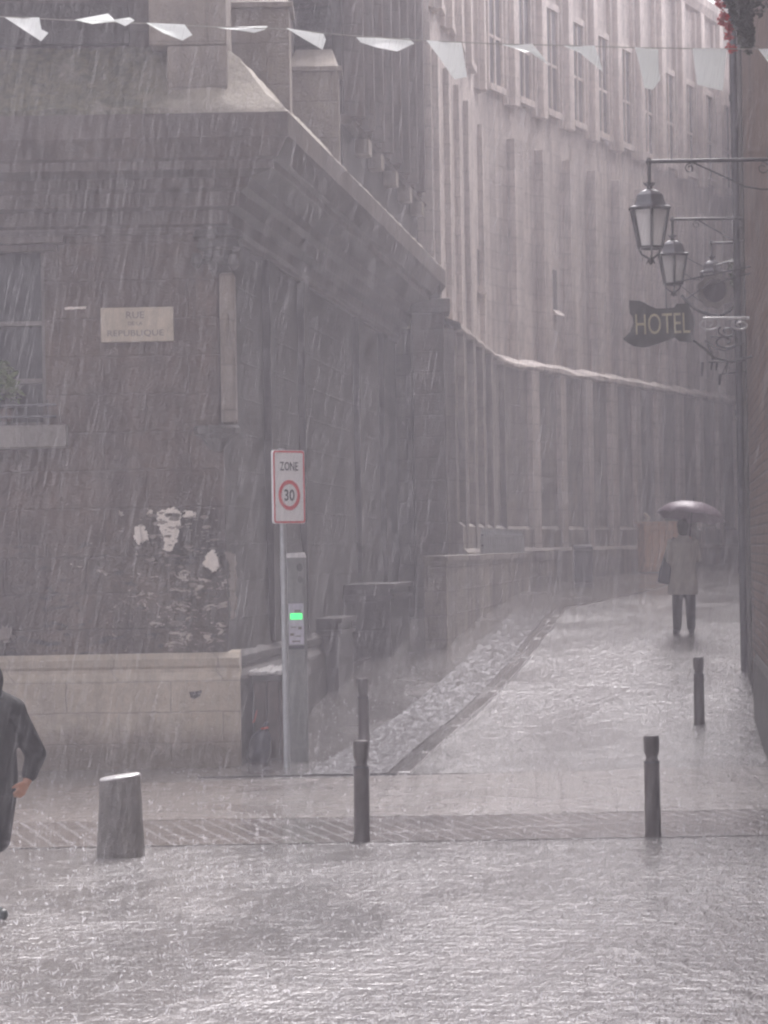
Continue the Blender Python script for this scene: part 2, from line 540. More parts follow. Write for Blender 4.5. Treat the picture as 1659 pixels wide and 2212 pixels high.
M['screen'] = screen_mat()
M['moss'] = moss_mat()
M['lampglass'] = lampglass_mat()
M['flag'] = flag_mat()
M['rain'] = rain_mat()
M['splash'] = rain_mat(0.68)
M['square'] = wet_mat('wet cobbled square', (0.17, 0.163, 0.157), (0.24, 0.229, 0.22), 0.26, 0.17, 0.22, 1.0, 0.16, 0.15, 0.02, (0.05, 0.047, 0.045), 0.22)
M['road'] = wet_mat('wet street setts', (0.18, 0.173, 0.171), (0.24, 0.23, 0.227), 0.18, 0.13, -0.11, 0.9, 0.16, 0.15, 0.02, (0.05, 0.047, 0.045), 0.3)
M['pave'] = wet_mat('wet pavement slabs', (0.12, 0.113, 0.11), (0.17, 0.16, 0.155), 0.5, 0.4, -0.11, 0.45, 0.18, 0.3, 0.02, (0.03, 0.03, 0.03), 0.12)
M['plat'] = wet_mat('wet brown crossing', (0.22, 0.195, 0.18), (0.27, 0.24, 0.22), 0.5, 0.25, 0.05, 0.55, 0.25, 0.15)
M['band'] = wet_mat('wet paver band', (0.15, 0.128, 0.118), (0.20, 0.172, 0.158), 0.16, 1.3, -0.24, 0.4, 0.2, 0.85, 0.022, (0.5, 0.49, 0.49), 0.25, 0.0, 0.5)  # pale joint colour stands in for sky reflected in the water-filled joints


def foam_mat():
    s = N('running rain water')
    p = s.pos()
    st = s.mapv(p, (1.8, 0.4, 1), (0, 0, -0.12))
    rip = s.noise(st, 9.0, 5, 0.65, 0.5)
    fm = s.ramp(s.noise(s.mapv(p, (2.0, 0.3, 1), (0, 0, -0.12)), 7.0, 6, 0.7, 0.3), 0.40, 0.68)
    c = s.mix(fm, (0.20, 0.195, 0.195), (0.78, 0.78, 0.80))
    nrm = s.bump(rip, 1.0, 0.03)
    return s.bsdf(c, s.math('ADD', 0.1, s.math('MULTIPLY', fm, 0.15)), nrm, IOR=1.7, Coat_Weight=1.0, Coat_Roughness=0.1, Coat_IOR=1.8, Coat_Normal=nrm)


M['foam'] = foam_mat()

# ------------------------------------------------------------------ ground
ZG = [(0, 0.0), (28, 0.0), (33, 0.05), (37, 0.19), (41, 0.58), (45.5, 1.05), (50, 1.30), (55, 1.45), (61, 1.58), (65, 1.66), (73, 1.86), (90, 2.05), (400, 2.1)]


def zg(d):
    if d <= 0: return 0.0
    n = len(ZG)
    sl = [(ZG[i + 1][1] - ZG[i][1]) / (ZG[i + 1][0] - ZG[i][0]) for i in range(n - 1)]
    def tang(i):
        if i == 0 or i == n - 1: return 0.0
        a, b = sl[i - 1], sl[i]
        return 0.0 if a * b <= 0 else 2 * a * b / (a + b)
    for i in range(n - 1):
        d0, z0 = ZG[i]
        d1, z1 = ZG[i + 1]
        if d <= d1:
            h = d1 - d0
            t = (d - d0) / h
            return (2*t**3 - 3*t*t + 1) * z0 + (t**3 - 2*t*t + t) * h * tang(i) + (-2*t**3 + 3*t*t) * z1 + (t**3 - t*t) * h * tang(i + 1)
    return ZG[-1][1]


def G(px, d, dz=0.0):
    """ground point under picture column px at distance d"""
    z = zg(d)
    y = HZ
    for _ in range(6):
        q = P(px, y, d)
        y += (q.z - z) / d * F
    return Vector((P(px, y, d).x, d, z + dz))


def strip(name, lo, hi, dz, m, step=0.4, skirt=0.0):
    """sheet on the terrain between two plan polylines with equal point counts"""
    bm = B()
    rows = []
    for (a, b) in zip(lo, hi):
        n = 14
        rows.append([Vector(a).lerp(Vector(b), k / n) for k in range(n + 1)])
    dense = []
    for r0, r1 in zip(rows, rows[1:]):
        k = max(1, int((r1[0] - r0[0]).length / step))
        for j in range(k):
            dense.append([p.lerp(q, j / k) for p, q in zip(r0, r1)])
    dense.append(rows[-1])
    vs = [[bm.verts.new((p.x, p.y, zg(p.y) + dz)) for p in r] for r in dense]
    for a, b in zip(vs, vs[1:]):
        for k in range(len(a) - 1):
            bm.faces.new((a[k], a[k + 1], b[k + 1], b[k]))
    if skirt:
        for side in (0, -1):
            ln = [r[side] for r in vs]
            dn = [bm.verts.new(v.co - Vector((0, 0, skirt))) for v in ln]
            for i in range(len(ln) - 1):
                bm.faces.new((ln[i], ln[i + 1], dn[i + 1], dn[i]))
    o = obj(name, bm, m)
    return tag(o, kind='structure')


bm = B()
ys = [-60, -30, -10, 0] + [k * 0.5 for k in range(2, 200)] + [105, 120, 150, 250, 600]
xs = [-400, -120, -50, -30, -20, -15] + [k * 1.0 for k in range(-12, 16)] + [18, 24, 40, 90, 400]
gv = [[bm.verts.new((x, y, zg(y))) for x in xs] for y in ys]
for a, b in zip(gv, gv[1:]):
    for k in range(len(a) - 1):
        bm.faces.new((a[k], a[k + 1], b[k + 1], b[k]))
tag(obj('ground', bm, M['square']), kind='structure')

KLINE = [(860, 1668), (935, 1605), (1010, 1540), (1090, 1468), (1150, 1392), (1205, 1318), (1430, 1272), (1480, 1250)]


def on_line(d):
    """plan x of the kerb at distance d: where the kerb line crosses the terrain"""
    best = None
    for (x0, y0), (x1, y1) in zip(KLINE, KLINE[1:]):
        for k in range(41):
            t = k / 40
            q = P(x0 + (x1 - x0) * t, y0 + (y1 - y0) * t, d)
            e = abs(q.z - zg(d))
            if best is None or e < best[0]: best = (e, q.x)
    return best[1]


KERB = [(on_line(d_), d_) for d_ in (31.6, 34, 37, 40, 43, 47, 51, 57, 63)]
AD = 0.111
WALLP = [(-1.76 + 0.111 * (d_ - 33) - 0.1 + max(0, d_ - 61) * 0.3, d_) for _, d_ in KERB]
RW = [(5.09 + AD * (d - 42), d) for _, d in KERB]
# street, crossing and paver band
strip('road', [(k[0] + 0.1, k[1]) for k in KERB], [(RW[i][0] + 6.0, RW[i][1]) for i in range(len(KERB))], 0.004, M['road'])
strip('crossing', [(-16, 26.9), (-16, 29.3)], [(20, 27.0), (20, 34.0)], 0.005, M['plat'])
strip('paving_band', [(-16, 24.6), (-16, 26.9)], [(20, 24.6), (20, 27.0)], 0.004, M['band'])
strip('pavement', [WALLP[i] for i in range(len(KERB))], [(k[0] - 0.02, k[1]) for k in KERB], 0.012, M['pave'], skirt=0.1)
gut = strip('water', [(k[0] - 1.0 + 0.05 * i, k[1]) for i, k in enumerate(KERB[:7])], [(k[0] - 0.12, k[1]) for k in KERB[:7]], 0.018, M['foam'])
bm = B()
kp = subdivide_poly(KERB[:7], 1.6)
for a, b in zip(kp, kp[1:]):
    a2, b2 = a.lerp(b, 0.002), a.lerp(b, 0.997)
    t = (b - a).normalized()
    w = Vector((t.y, -t.x))
    pts = []
    for q in (a2, b2):
        for o, dz in ((0.0, -0.1), (0.0, 0.028), (0.13, 0.028), (0.13, -0.1)):
            r = q + w * o
            pts.append((r.x, r.y, zg(q.y) + dz + 0.0))
    prism(bm, pts[:4], pts[4:])
tag(obj('kerb', bm, M['pave'], bevel=0.012), kind='structure')

# ------------------------------------------------------------------ corner building
CX0, CY0 = -1.76, 33.0
PA = [(-15.0, 33.0), (CX0, CY0), (CX0 + AD * 18, 51.0)]


def apl(d, o=0.0):
    return CX0 + AD * (d - 33.0) + o


A = empty('corner_building', (CX0, CY0, 0.0))
tag(A, 'sooty stone corner building with heavy mossy cornice and cream plinth', 'building')
# walls with a window opening in the front
W0, W1, WZ0, WZ1 = -5.25, -3.72, 3.85, 5.86
bm = B()
ZB, ZT = -0.8, 6.2
SPLIT = 2.55


def wall_front(bm, z0, z1, hole):
    xs_ = [-15.0, W0, W1, CX0]
    zs_ = [z0, WZ0, WZ1, z1] if hole else [z0, z1]
    for i in range(3):
        for j in range(len(zs_) - 1):
            if hole and i == 1 and j == 1: continue
            box(bm, xs_[i], xs_[i + 1], 33.0, 33.4, zs_[j], zs_[j + 1])
    bmesh.ops.remove_doubles(bm, verts=bm.verts, dist=1e-4)
    seen = {}
    for f in list(bm.faces):
        key = tuple(sorted(v.index for v in f.verts))
    bm.verts.index_update()
    for f in list(bm.faces):
        key = tuple(sorted(v.index for v in f.verts))
        seen.setdefault(key, []).append(f)
    bmesh.ops.delete(bm, geom=[f for fs in seen.values() if len(fs) > 1 for f in fs], context='FACES_ONLY')


wall_front(bm, SPLIT, ZT, True)
obj('wall', bm, M['soot'], A, True)
bm = B()
prism(bm, [(CX0, 33.0, SPLIT), (CX0, 33.0, ZT), (apl(51), 51, ZT), (apl(51), 51, SPLIT)],
      [(CX0 - 0.4, 33.4, SPLIT), (CX0 - 0.4, 33.4, ZT), (apl(51) - 0.4, 51, ZT), (apl(51) - 0.4, 51, SPLIT)])
obj('side_wall', bm, M['soot_shaded'], A, True)
# the eroded lower courses, a slightly uneven face
bm = B()
lp_all = subdivide_poly(PA, 0.22)
kc = [i for i, p in enumerate(lp_all) if abs(p.x - CX0) < 1e-3 and p.y < 33.01][0]
zs_ = [-0.8 + k * 0.17 for k in range(20)]
zs_ = [z for z in zs_ if z < SPLIT] + [SPLIT]
for nm, mt_, lp in (('lower_wall', M['soot_low'], lp_all[:kc + 1]), ('lower_side_wall', M['soot_shaded'], lp_all[kc:])):
  bm = B()
  rings = []
  for i, p in enumerate(lp):
      q = offs(PA, 0.0)
      ring = []
      for z in zs_:
          k = mnoise.noise(Vector((p.x * 2.1, p.y * 2.1, z * 2.6))) * 0.035 + mnoise.noise(Vector((p.x * 7, p.y * 7, z * 8))) * 0.018
          dirn = Vector((0, -1)) if p.y < 33.01 else Vector((1, -AD)).normalized()
          if abs(p.x - CX0) < 0.05 and p.y < 33.01: dirn = Vector((0.7, -0.7))
          r = Vector((p.x, p.y)) + dirn * (0.012 + (k if z < SPLIT - 0.02 else 0.0))
          ring.append(bm.verts.new((r.x, r.y, z)))
      rings.append(ring)
  for a, b in zip(rings, rings[1:]):
      for j in range(len(zs_) - 1):
          bm.faces.new((a[j], b[j], b[j + 1], a[j + 1]))
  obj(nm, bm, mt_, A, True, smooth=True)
# plinth with a moulded top
bm = B()
PF = [(-15.0, 33.0), (CX0 + 0.14, 33.0)]
PR = [(-0.3, -0.8), (0.16, -0.8), (0.16, 1.0), (0.145, 1.04), (0.09, 1.10), (0.075, 1.14), (0.10, 1.17), (0.11, 1.25), (0.04, 1.31), (-0.3, 1.33)]
sweep(bm, subdivide_poly(PF, 1.2), PR)
obj('plinth', bm, M['cream'], A, True)
bm = B()
sweep(bm, [(CX0, 33.004), (apl(51), 51.0)], [(o - 0.02, z) for o, z in PR])
obj('side_plinth', bm, M['soot_shaded'], A, True)  # plinth return on the street side, coloured dark to look shaded
# entablature and cornice
bm = B()
sweep(bm, PA, [(-0.5, 5.95), (0.05, 5.95), (0.05, 6.02), (0.10, 6.05), (0.10, 6.20), (0.24, 6.23), (0.27, 6.38), (0.36, 6.42), (0.40, 6.52),
               (0.70, 6.58), (0.70, 6.67), (0.76, 6.70), (0.86, 6.86), (0.89, 6.90), (0.89, 7.16), (-0.5, 7.16)])
obj('cornice', bm, M['cornice'], A, True)
# sloping coping above the cornice, ragged with moss
bm = B()
prof = [(0.87, 7.163), (0.84, 7.22), (0.62, 7.40), (0.45, 7.60), (0.28, 7.85), (0.08, 8.02), (-0.3, 8.06)]
cp = subdivide_poly(PA, 0.18)
rings = []
lines = [offs(PA, o) for o, z in prof]
for ip, p in enumerate(cp):
    ring = []
    for j, (o, z) in enumerate(prof):
        if p.y < 33.001:
            base = Vector((p.x, 33.0 - o))
            t = (p.x + 15) / (CX0 + 15)
            base.x = -15 + (lines[j][1].x + 15) * t
        else:
            t = (p.y - 33.0) / 18.0
            base = lines[j][1].lerp(lines[j][2], t)
        nz = mnoise.noise(Vector((p.x * 5, p.y * 5, z * 6))) * (0.035 if j > 0 else 0.012)
        mossy = max(0.0, min(1.0, (-2.3 - p.x) / 0.5)) if p.y < 33.001 else 0.0
        ring.append(bm.verts.new((base.x, base.y - (0.05 * mossy * abs(mnoise.noise(Vector((p.x * 9, j, 0)))) if j < 2 else 0), z + nz - (0.10 * mossy if j == 0 else 0))))
    rings.append(ring)
for a, b in zip(rings, rings[1:]):
    for j in range(len(prof) - 1):
        bm.faces.new((a[j], b[j], b[j + 1], a[j + 1]))
obj('coping', bm, M['moss'], A, True, smooth=True)
# upper storey set back, with piers
bm = B()
sweep(bm, PA, [(-0.25, 7.7), (-0.25, 10.3), (-2.5, 10.3), (-2.5, 7.7)])
obj('upper_wall', bm, M['soot_rib'], A, True)
bm = B()
box(bm, -15, P(322, 60, 32.72).x, 32.55, 32.95, 8.56, 8.78)
obj('sill_course', bm, M['pier'], A, True, bevel=0.02)
bm = B()
box(bm, -5.6, -2.75, 33.10, 33.244, 8.10, 8.56)
obj('recess_panel', bm, M['darkstone'], A, True)


def pier(x0, x1, y0, y1, z0, zcap, ztop, m):
    bm = B()
    box(bm, x0, x1, y0, y1, z0, zcap)
    e = 0.05
    prism(bm, [(x0 - e, y0 - e, zcap + 0.002), (x1 + e, y0 - e, zcap + 0.002), (x1 + e, y0 - e, zcap + 0.07), (x0 - e, y0 - e, zcap + 0.07)],
          [(x0 - e, y1 + e, zcap + 0.002), (x1 + e, y1 + e, zcap + 0.002), (x1 + e, y1 + e, zcap + 0.07), (x0 - e, y1 + e, zcap + 0.07)])
    prism(bm, [(x0, y0, zcap + 0.072), (x1, y0, zcap + 0.072), (x1 - 0.1, y1, zcap + 0.45), (x0 + 0.1, y1, zcap + 0.45)],
          [(x0, y1, zcap + 0.072), (x1, y1, zcap + 0.072), (x1 - 0.1, y1 + 0.01, zcap + 0.45), (x0 + 0.1, y1 + 0.01, zcap + 0.45)])
    box(bm, x0 + 0.08, x1 - 0.08, y1 - 0.05, y1 + 0.5, zcap - 0.4, ztop)
    return obj('pier', bm, m, A, True, bevel=0.015)


xl, xr = P(322, 60, 32.45).x, P(490, 100, 32.45).x
bm = B()
box(bm, xl, xr, 32.42, 33.5, 7.95, 8.80)
box(bm, xl + 0.19, xr, 32.44, 33.5, 7.3, 7.948)
box(bm, xl - 0.03, xr + 0.04, 32.38, 33.5, 8.802, 9.4)
obj('pier', bm, M['pier'], A, True, bevel=0.02)
p2r = apl(35.5, 0.45)
pier(p2r - 0.72, p2r, 35.5, 36.3, 7.2, 8.90, 10.3, M['pier'])
p3r = apl(40.2, 0.45)
pier(p3r - 0.69, p3r, 40.2, 41.0, 7.2, 8.89, 10.3, M['pier'])
# window of the ground floor
wn = obj('window', (lambda b: (box(b, W0, W1, 33.30, 33.33, WZ0, WZ1), b)[1])(B()), M['glassdark'], A, True)
bm = B()
for z in (WZ0, 4.34, 4.98, WZ1 - 0.06):
    box(bm, W0, W1, 33.22, 33.296, z, z + 0.05)
for x in (W0, -4.52, W1 - 0.06):
    box(bm, x, x + 0.06, 33.215, 33.294, WZ0, WZ1)
obj('frame', bm, M['slab'], wn)
bm = B()
for z in (3.95, 4.08):
    tube(bm, [(W0 - 0.1, 32.93, z), (W1 + 0.12, 32.93, z)], 0.014)
for k in range(14):
    x = W0 + 0.06 + k * 0.115
    tube(bm, [(x, 32.93, 3.86), (x, 32.93, 4.14)], 0.008, 6)
obj('window_guard', bm, M['iron_wet'], wn)
bm = B()
box(bm, W0 - 0.2, W1 + 0.24, 32.78, 33.2, 3.60, 3.85)
obj('window_sill', bm, M['slab'], A, True, bevel=0.015)
bm = B()
box(bm, W0 - 0.2, W1 + 0.24, 32.86, 33.1, 5.86, 5.94)
box(bm, W0 - 0.12, W1 + 0.16, 32.93, 33.1, 5.78, 5.858)
obj('lintel', bm, M['soot_rib'], A, True, bevel=0.01)
# corner niche: canopy, corbel and pale strips
bm = B()
c0 = P(468, 560, 32.95)
for (w, h, zz) in ((0.50, 0.10, 0.30), (0.42, 0.12, 0.18), (0.30, 0.10, 0.08), (0.36, 0.05, 0.03)):
    lathe(bm, [(w * 0.55, zz), (w * 0.62, zz + 0.03), (w * 0.55, zz + h)], (c0.x + 0.02, 33.0, c0.z - 0.08), 8, 1, 0.9, R(22))
for k, (ox, oz) in enumerate(((-0.22, -0.02), (0.19, -0.04), (-0.02, -0.1))):
    lathe(bm, [(0.02, -0.09), (0.07, -0.03), (0.055, 0.08)], (c0.x + ox, 32.86, c0.z + oz), 7)
obj('niche_canopy', bm, M['darkstone'], A, True)
bm = B()
c1 = P(468, 935, 32.95)
lathe(bm, [(0.05, -0.19), (0.13, -0.10), (0.17, -0.04), (0.25, 0.01), (0.26, 0.07), (0.24, 0.10)], (c1.x, 33.0, c1.z - 0.02), 10, 1, 0.85)
obj('niche_corbel', bm, M['darkstone'], A, True)
bm = B()
x0, x1 = P(476, 750, 33).x, P(505, 750, 33).x
zt_, zb_ = P(480, 590, 33).z, P(480, 915, 33).z
box(bm, x0, x1 + 0.02, 32.93, 33.25, zb_, zt_)
obj('corner_strip', bm, M['pier'], A, True, bevel=0.03)
bm = B()
za, zb2 = P(488, 680, 33).z, P(488, 745, 33).z
tube(bm, [(x0 + 0.075, 32.92, zb2), (x0 + 0.07, 32.92, za)], [0.036, 0.03], 10)
obj('colonnette', bm, M['pier'], A, True)
bm = B()
box(bm, P(425, 700, 33).x, P(470, 700, 33).x, 32.955, 33.1, zb_ - 0.02, zt_ + 0.1)
obj('niche_back', bm, M['soot'], A, True)


def flake(pts, d, th, m, name, jag=0.014):
    """irregular plaster patch: outline in picture coordinates, standing proud of the wall"""
    w = [P(x, y, d) for x, y in pts]
    out = []
    for a, b in zip(w, w[1:] + w[:1]):
        for k in range(9):
            q = a.lerp(b, k / 9)
            out.append(Vector((q.x + random.uniform(-jag, jag), d, q.z + random.uniform(-jag, jag))))
    bm = B()
    prism(bm, [Vector((q.x, d - th, q.z)) for q in out], [Vector((q.x, d + 0.06, q.z)) for q in out])
    return obj(name, bm, m, A, True)


FL = 32.945
flake([(338, 1104), (378, 1096), (392, 1108), (386, 1140), (382, 1168), (372, 1192), (352, 1186), (356, 1160), (342, 1136)], FL, 0.01, M['plaster'], 'plaster_patch')
flake([(292, 1140), (306, 1132), (318, 1152), (320, 1166), (300, 1176), (290, 1164)], FL, 0.01, M['plaster'], 'plaster_patch')
flake([(446, 1196), (462, 1188), (472, 1206), (478, 1224), (462, 1236), (438, 1222)], FL, 0.01, M['plaster'], 'plaster_patch', 0.018)
flake([(320, 1100), (330, 1104), (326, 1112), (318, 1110)], FL, 0.01, M['plaster'], 'plaster_patch')
flake([(398, 1104), (424, 1108), (420, 1116), (396, 1114)], FL, 0.01, M['plaster'], 'plaster_patch', 0.02)
flake([(258, 1104), (266, 1108), (264, 1114), (256, 1110)], FL, 0.01, M['plaster'], 'plaster_patch')
flake([(0, 1356), (20, 1352), (32, 1376), (16, 1386), (-10, 1384)], FL, 0.01, M['pier'], 'plaster_patch', 0.025)
bm = B()
rc_ = random.Random(5)
for k in range(130):
    cxp = rc_.gauss(0, 1)
    if k % 3: x_, y_ = 395 + 62 * cxp, 1150 + 38 * rc_.gauss(0, 1)
    else: x_, y_ = 430 + 45 * cxp, 1270 + 60 * rc_.gauss(0, 1)
    if x_ > 478 or x_ < 200 or y_ < 1098 or y_ > 1400: continue
    c_ = P(x_, y_, FL)
    r_ = 0.008 + 0.03 * rc_.random() ** 3
    n_ = 7
    o_ = [(r_ * rc_.uniform(0.9, 2.6) * math.cos(j * 6.283 / n_), r_ * rc_.uniform(0.35, 1.0) * math.sin(j * 6.283 / n_)) for j in range(n_)]
    prism(bm, [(c_.x + u_, FL - 0.012, c_.z + v_) for u_, v_ in o_], [(c_.x + u_, FL + 0.05, c_.z + v_) for u_, v_ in o_])
tag(obj('plaster_crumb', bm, M['pier'], A, True), kind='stuff')
flake([(484, 1190), (506, 1196), (512, 1250), (508, 1330), (500, 1338), (494, 1270), (496, 1230)], FL, 0.012, M['pier'], 'plaster_patch')
flake([(140, 664), (186, 662), (186, 667), (140, 669)], 32.99, 0.01, M['plaster'], 'chipped_edge', 0.004)
flake([(408, 1494), (436, 1492), (432, 1504), (420, 1510), (412, 1506)], 32.838, 0.005, M['darkstone'], 'hole', 0.008)  # dark flake on the face, the hole's inner shade put into colour
# pedestals against the street side
for (d0, ln, o, zt) in ((40.3, 1.6, 0.30, 1.50), (43.4, 2.6, 0.68, 1.92)):
    bm = B()
    x1 = apl(d0, o)
    for (z0, z1, e) in ((-0.5, zt - 0.22, 0.0), (zt - 0.218, zt - 0.16, 0.05), (zt - 0.158, zt - 0.07, 0.0), (zt - 0.068, zt, 0.06)):
        prism(bm, [(x1 - 0.75 - e, d0 - e, z0), (x1 + e, d0 - e, z0), (x1 + e, d0 - e, z1), (x1 - 0.75 - e, d0 - e, z1)],
              [(x1 - 0.75 + AD * ln - e, d0 + ln, z0), (x1 + AD * ln + e, d0 + ln, z0), (x1 + AD * ln + e, d0 + ln, z1), (x1 - 0.75 + AD * ln - e, d0 + ln, z1)])
    obj('pedestal', bm, M['soot_shaded'], A, True)
# pilasters on the street side
for d0 in (36.0, 39.0, 45.0, 48.4):
    bm = B()
    x1 = apl(d0, 0.09)
    prism(bm, [(x1 - 0.3, d0, 1.34), (x1, d0, 1.34), (x1, d0, 5.94), (x1 - 0.3, d0, 5.94)],
          [(x1 - 0.3 + 0.6 * AD, d0 + 0.6, 1.34), (x1 + 0.6 * AD, d0 + 0.6, 1.34), (x1 + 0.6 * AD, d0 + 0.6, 5.94), (x1 - 0.3 + 0.6 * AD, d0 + 0.6, 5.94)])
    obj('pilaster', bm, M['soot_shaded'], A, True)
# end block at the far end of the cornice
bm = B()
x1 = apl(50.2, 0.86)
box(bm, x1 - 0.6, x1, 50.0, 50.9, 6.62, 6.9)
box(bm, x1 - 0.62, x1 + 0.16, 49.9, 50.92, 6.38, 6.618)
box(bm, x1 - 0.5, x1 + 0.06, 50.0, 50.9, 1.0, 6.378)
obj('end_block', bm, M['soot_rib'], A, True, bevel=0.02)

# ribbed wing rising behind the cornice
H = empty('ribbed_wing', (apl(46), 46, 0))
tag(H, 'dark stone wing with close vertical ribs rising above the corner building', 'building')
bm = B()
HP = [(apl(40.95, 0.40) - 5, 40.95), (apl(40.95, 0.40), 40.95), (apl(51.2, 0.40), 51.2)]
sweep(bm, HP, [(0, 7.0), (0, 12.2), (-1.0, 12.2), (-1.0, 7.0)])
obj('wall', bm, M['soot_shaded'], H, True)  # wall kept darker than the ribs to strengthen their relief by colour
k = 0
dd = 41.2
while dd < 50.9:
    w = 0.30 if k % 2 == 0 else 0.22
    pr = 0.26 if k % 2 == 0 else 0.14
    bm = B()
    p = []
    for (o, du) in ((-0.1, 0), (pr * 0.6, 0.02), (pr, w * 0.35), (pr, w * 0.65), (pr * 0.6, w - 0.02), (-0.1, w)):
        p.append((apl(dd + du, 0.40 + o), dd + du))
    prism(bm, [(x, y, 8.42) for x, y in p], [(x, y, 12.2) for x, y in p])
    obj('rib', bm, M['soot_rib'] if k % 2 == 0 else M['soot'], H, True, smooth=True)
    dd += w + (0.42 if k % 2 == 0 else 0.30)
    k += 1
bm = B()
sweep(bm, [(apl(40.9, 0.40), 40.9), (apl(51.2, 0.40), 51.2)], [(-0.2, 8.28), (0.13, 8.28), (0.17, 8.33), (0.05, 8.41), (-0.2, 8.41)])
obj('string_course', bm, M['soot_rib'], H, True)
for d0 in (42.3, 43.9, 45.9, 48.0, 50.0):
    bm = B()
    x1 = apl(d0, 0.40)
    e = 0.40
    prism(bm, [(x1 - 0.1, d0, 8.04), (x1 + 0.2, d0, 8.04), (x1 + 0.2, d0, 8.26), (x1 - 0.1, d0, 8.26)],
          [(x1 - 0.1 + AD * e, d0 + e, 8.04), (x1 + 0.2 + AD * e, d0 + e, 8.04), (x1 + 0.2 + AD * e, d0 + e, 8.26), (x1 - 0.1 + AD * e, d0 + e, 8.26)])
    obj('corbel', bm, M['pier'], H, True)

# ------------------------------------------------------------------ church along the bend
Q = [(1.25, 51.0), (2.45, 61.3), (7.95, 76.0), (11.7, 86.0)]
Ch = empty('church', (1.25, 51.0, 1.3))
tag(Ch, 'tall pale stone church wall with buttresses following the bend of the street', 'church')
FULL = [(-4.0, 51.0)] + Q
bm = B()
sweep(bm, FULL, [(0.0, 0.5), (0.0, 6.2), (-2.0, 6.2), (-2.0, 0.5)])
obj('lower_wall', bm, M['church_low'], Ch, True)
bm = B()
sweep(bm, Q, [(-0.3, 0.5), (0.18, 0.5), (0.18, 2.34), (0.10, 2.42), (0.10, 2.80), (0.02, 2.87), (-0.3, 2.87)])
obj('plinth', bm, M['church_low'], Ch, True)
bm = B()
qq = subdivide_poly(Q, 0.35)
prof = [(0.10, 6.17), (0.13, 6.20), (0.12, 6.26), (-0.1, 6.36), (-0.36, 6.48)]
rings = []
tot = len(qq)
for i, p in enumerate(qq):
    a = qq[max(i - 1, 0)]
    b = qq[min(i + 1, tot - 1)]
    t = (b - a).normalized()
    w = Vector((t.y, -t.x))
    ring = []
    for j, (o, z) in enumerate(prof):
        q = p + w * o
        ring.append(bm.verts.new((q.x, q.y, z + mnoise.noise(Vector((p.x * 1.3, p.y * 1.3, j * 0.7))) * (0.05 if j > 0 else 0.02))))
    ring.append(bm.verts.new((p.x - w.x * 0.05, p.y - w.y * 0.05, 6.15)))
    rings.append(ring)
for a, b in zip(rings, rings[1:]):
    for j in range(len(a) - 1):
        bm.faces.new((a[j], b[j], b[j + 1], a[j + 1]))
    bm.faces.new((a[-1], b[-1], b[0], a[0]))
obj('coping', bm, M['church'], Ch, True, smooth=True)
bm = B()
sweep(bm, FULL, [(-0.35, 6.1), (-0.35, 11.5), (-2.2, 11.5), (-2.2, 6.1)])
obj('middle_wall', bm, M['church'], Ch, True)
bm = B()
sweep(bm, FULL, [(-0.37, 11.5), (-0.37, 16.4), (-2.4, 16.4), (-2.4, 11.5)])
obj('upper_wall', bm, M['church'], Ch, True)
bm = B()
sweep(bm, FULL, [(-0.7, 16.4), (-0.2, 16.4), (-0.12, 16.6), (-0.12, 16.8), (-0.7, 16.9)])
obj('parapet', bm, M['church'], Ch, True)
for (sx0, sz0) in ((-0.7, 0), ):
    pass


def plan_at(s):
    """plan point, tangent and outward normal at run s along the church front, s = 0 at the bend"""
    b = Vector(Q[1])
    if s < 0:
        t = (Vector(Q[1]) - Vector(Q[0])).normalized()
    else:
        t = (Vector(Q[2]) - Vector(Q[1])).normalized()
    return b + t * s, t, Vector((t.y, -t.x))


def cprism(s, w, o0, o1a, z0, z1, o1b=None, o0z=None):
    """upright block of width w at run s from offset o0 out to o1a (o1b at its top)"""
    p, t, n = plan_at(s)
    o1b = o1a if o1b is None else o1b
    bm = B()
    A_ = [p + t * (-w / 2) + n * o0, p + t * (w / 2) + n * o0, p + t * (w / 2) + n * o1a, p + t * (-w / 2) + n * o1a]
    B_ = [p + t * (-w / 2) + n * o0, p + t * (w / 2) + n * o0, p + t * (w / 2) + n * o1b, p + t * (-w / 2) + n * o1b]
    prism(bm, [(q.x, q.y, z0) for q in A_], [(q.x, q.y, z1) for q in B_])
    return bm


def merge(*bms):
    out = B()
    for b in bms:
        me = bpy.data.meshes.new('t')
        b.to_mesh(me)
        b.free()
        out.from_mesh(me)
        bpy.data.meshes.remove(me)
    return out


runs = [-9.6, -7.6, -5.6, -3.6] + [-0.35] + [2.0 * k for k in range(1, 12)]
for i, s_ in enumerate(runs):
    wv = 0.42 + 0.12 * ((i * 7) % 3) / 2
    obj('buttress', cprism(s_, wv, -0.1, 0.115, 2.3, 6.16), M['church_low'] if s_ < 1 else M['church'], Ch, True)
    if s_ < 1:
        u = obj('buttress', cprism(s_, 0.40, -0.5, -0.25, 6.45, 11.08), M['church'], Ch, True)
    else:
        u = obj('buttress', cprism(s_, 0.55, -0.5, -0.17, 6.40, 11.08), M['church'], Ch, True)
    obj('cap', merge(cprism(s_, 0.98, -0.5, 0.46, 11.10, 11.30), cprism(s_, 0.90, -0.5, 0.40, 11.302, 11.90, -0.28)), M['church_lite'], u, False).matrix_parent_inverse = Matrix.Translation(-Vector(Ch.location))
    u.matrix_parent_inverse = Matrix.Translation(-Vector(Ch.location))
    obj('shaft', merge(cprism(s_, 0.34, -0.6, -0.16, 11.80, 16.38), cprism(s_ + 0.30, 0.16, -0.6, -0.28, 11.80, 16.36), cprism(s_ - 0.30, 0.16, -0.6, -0.28, 11.80, 16.36)), M['church_lite'], Ch, True)
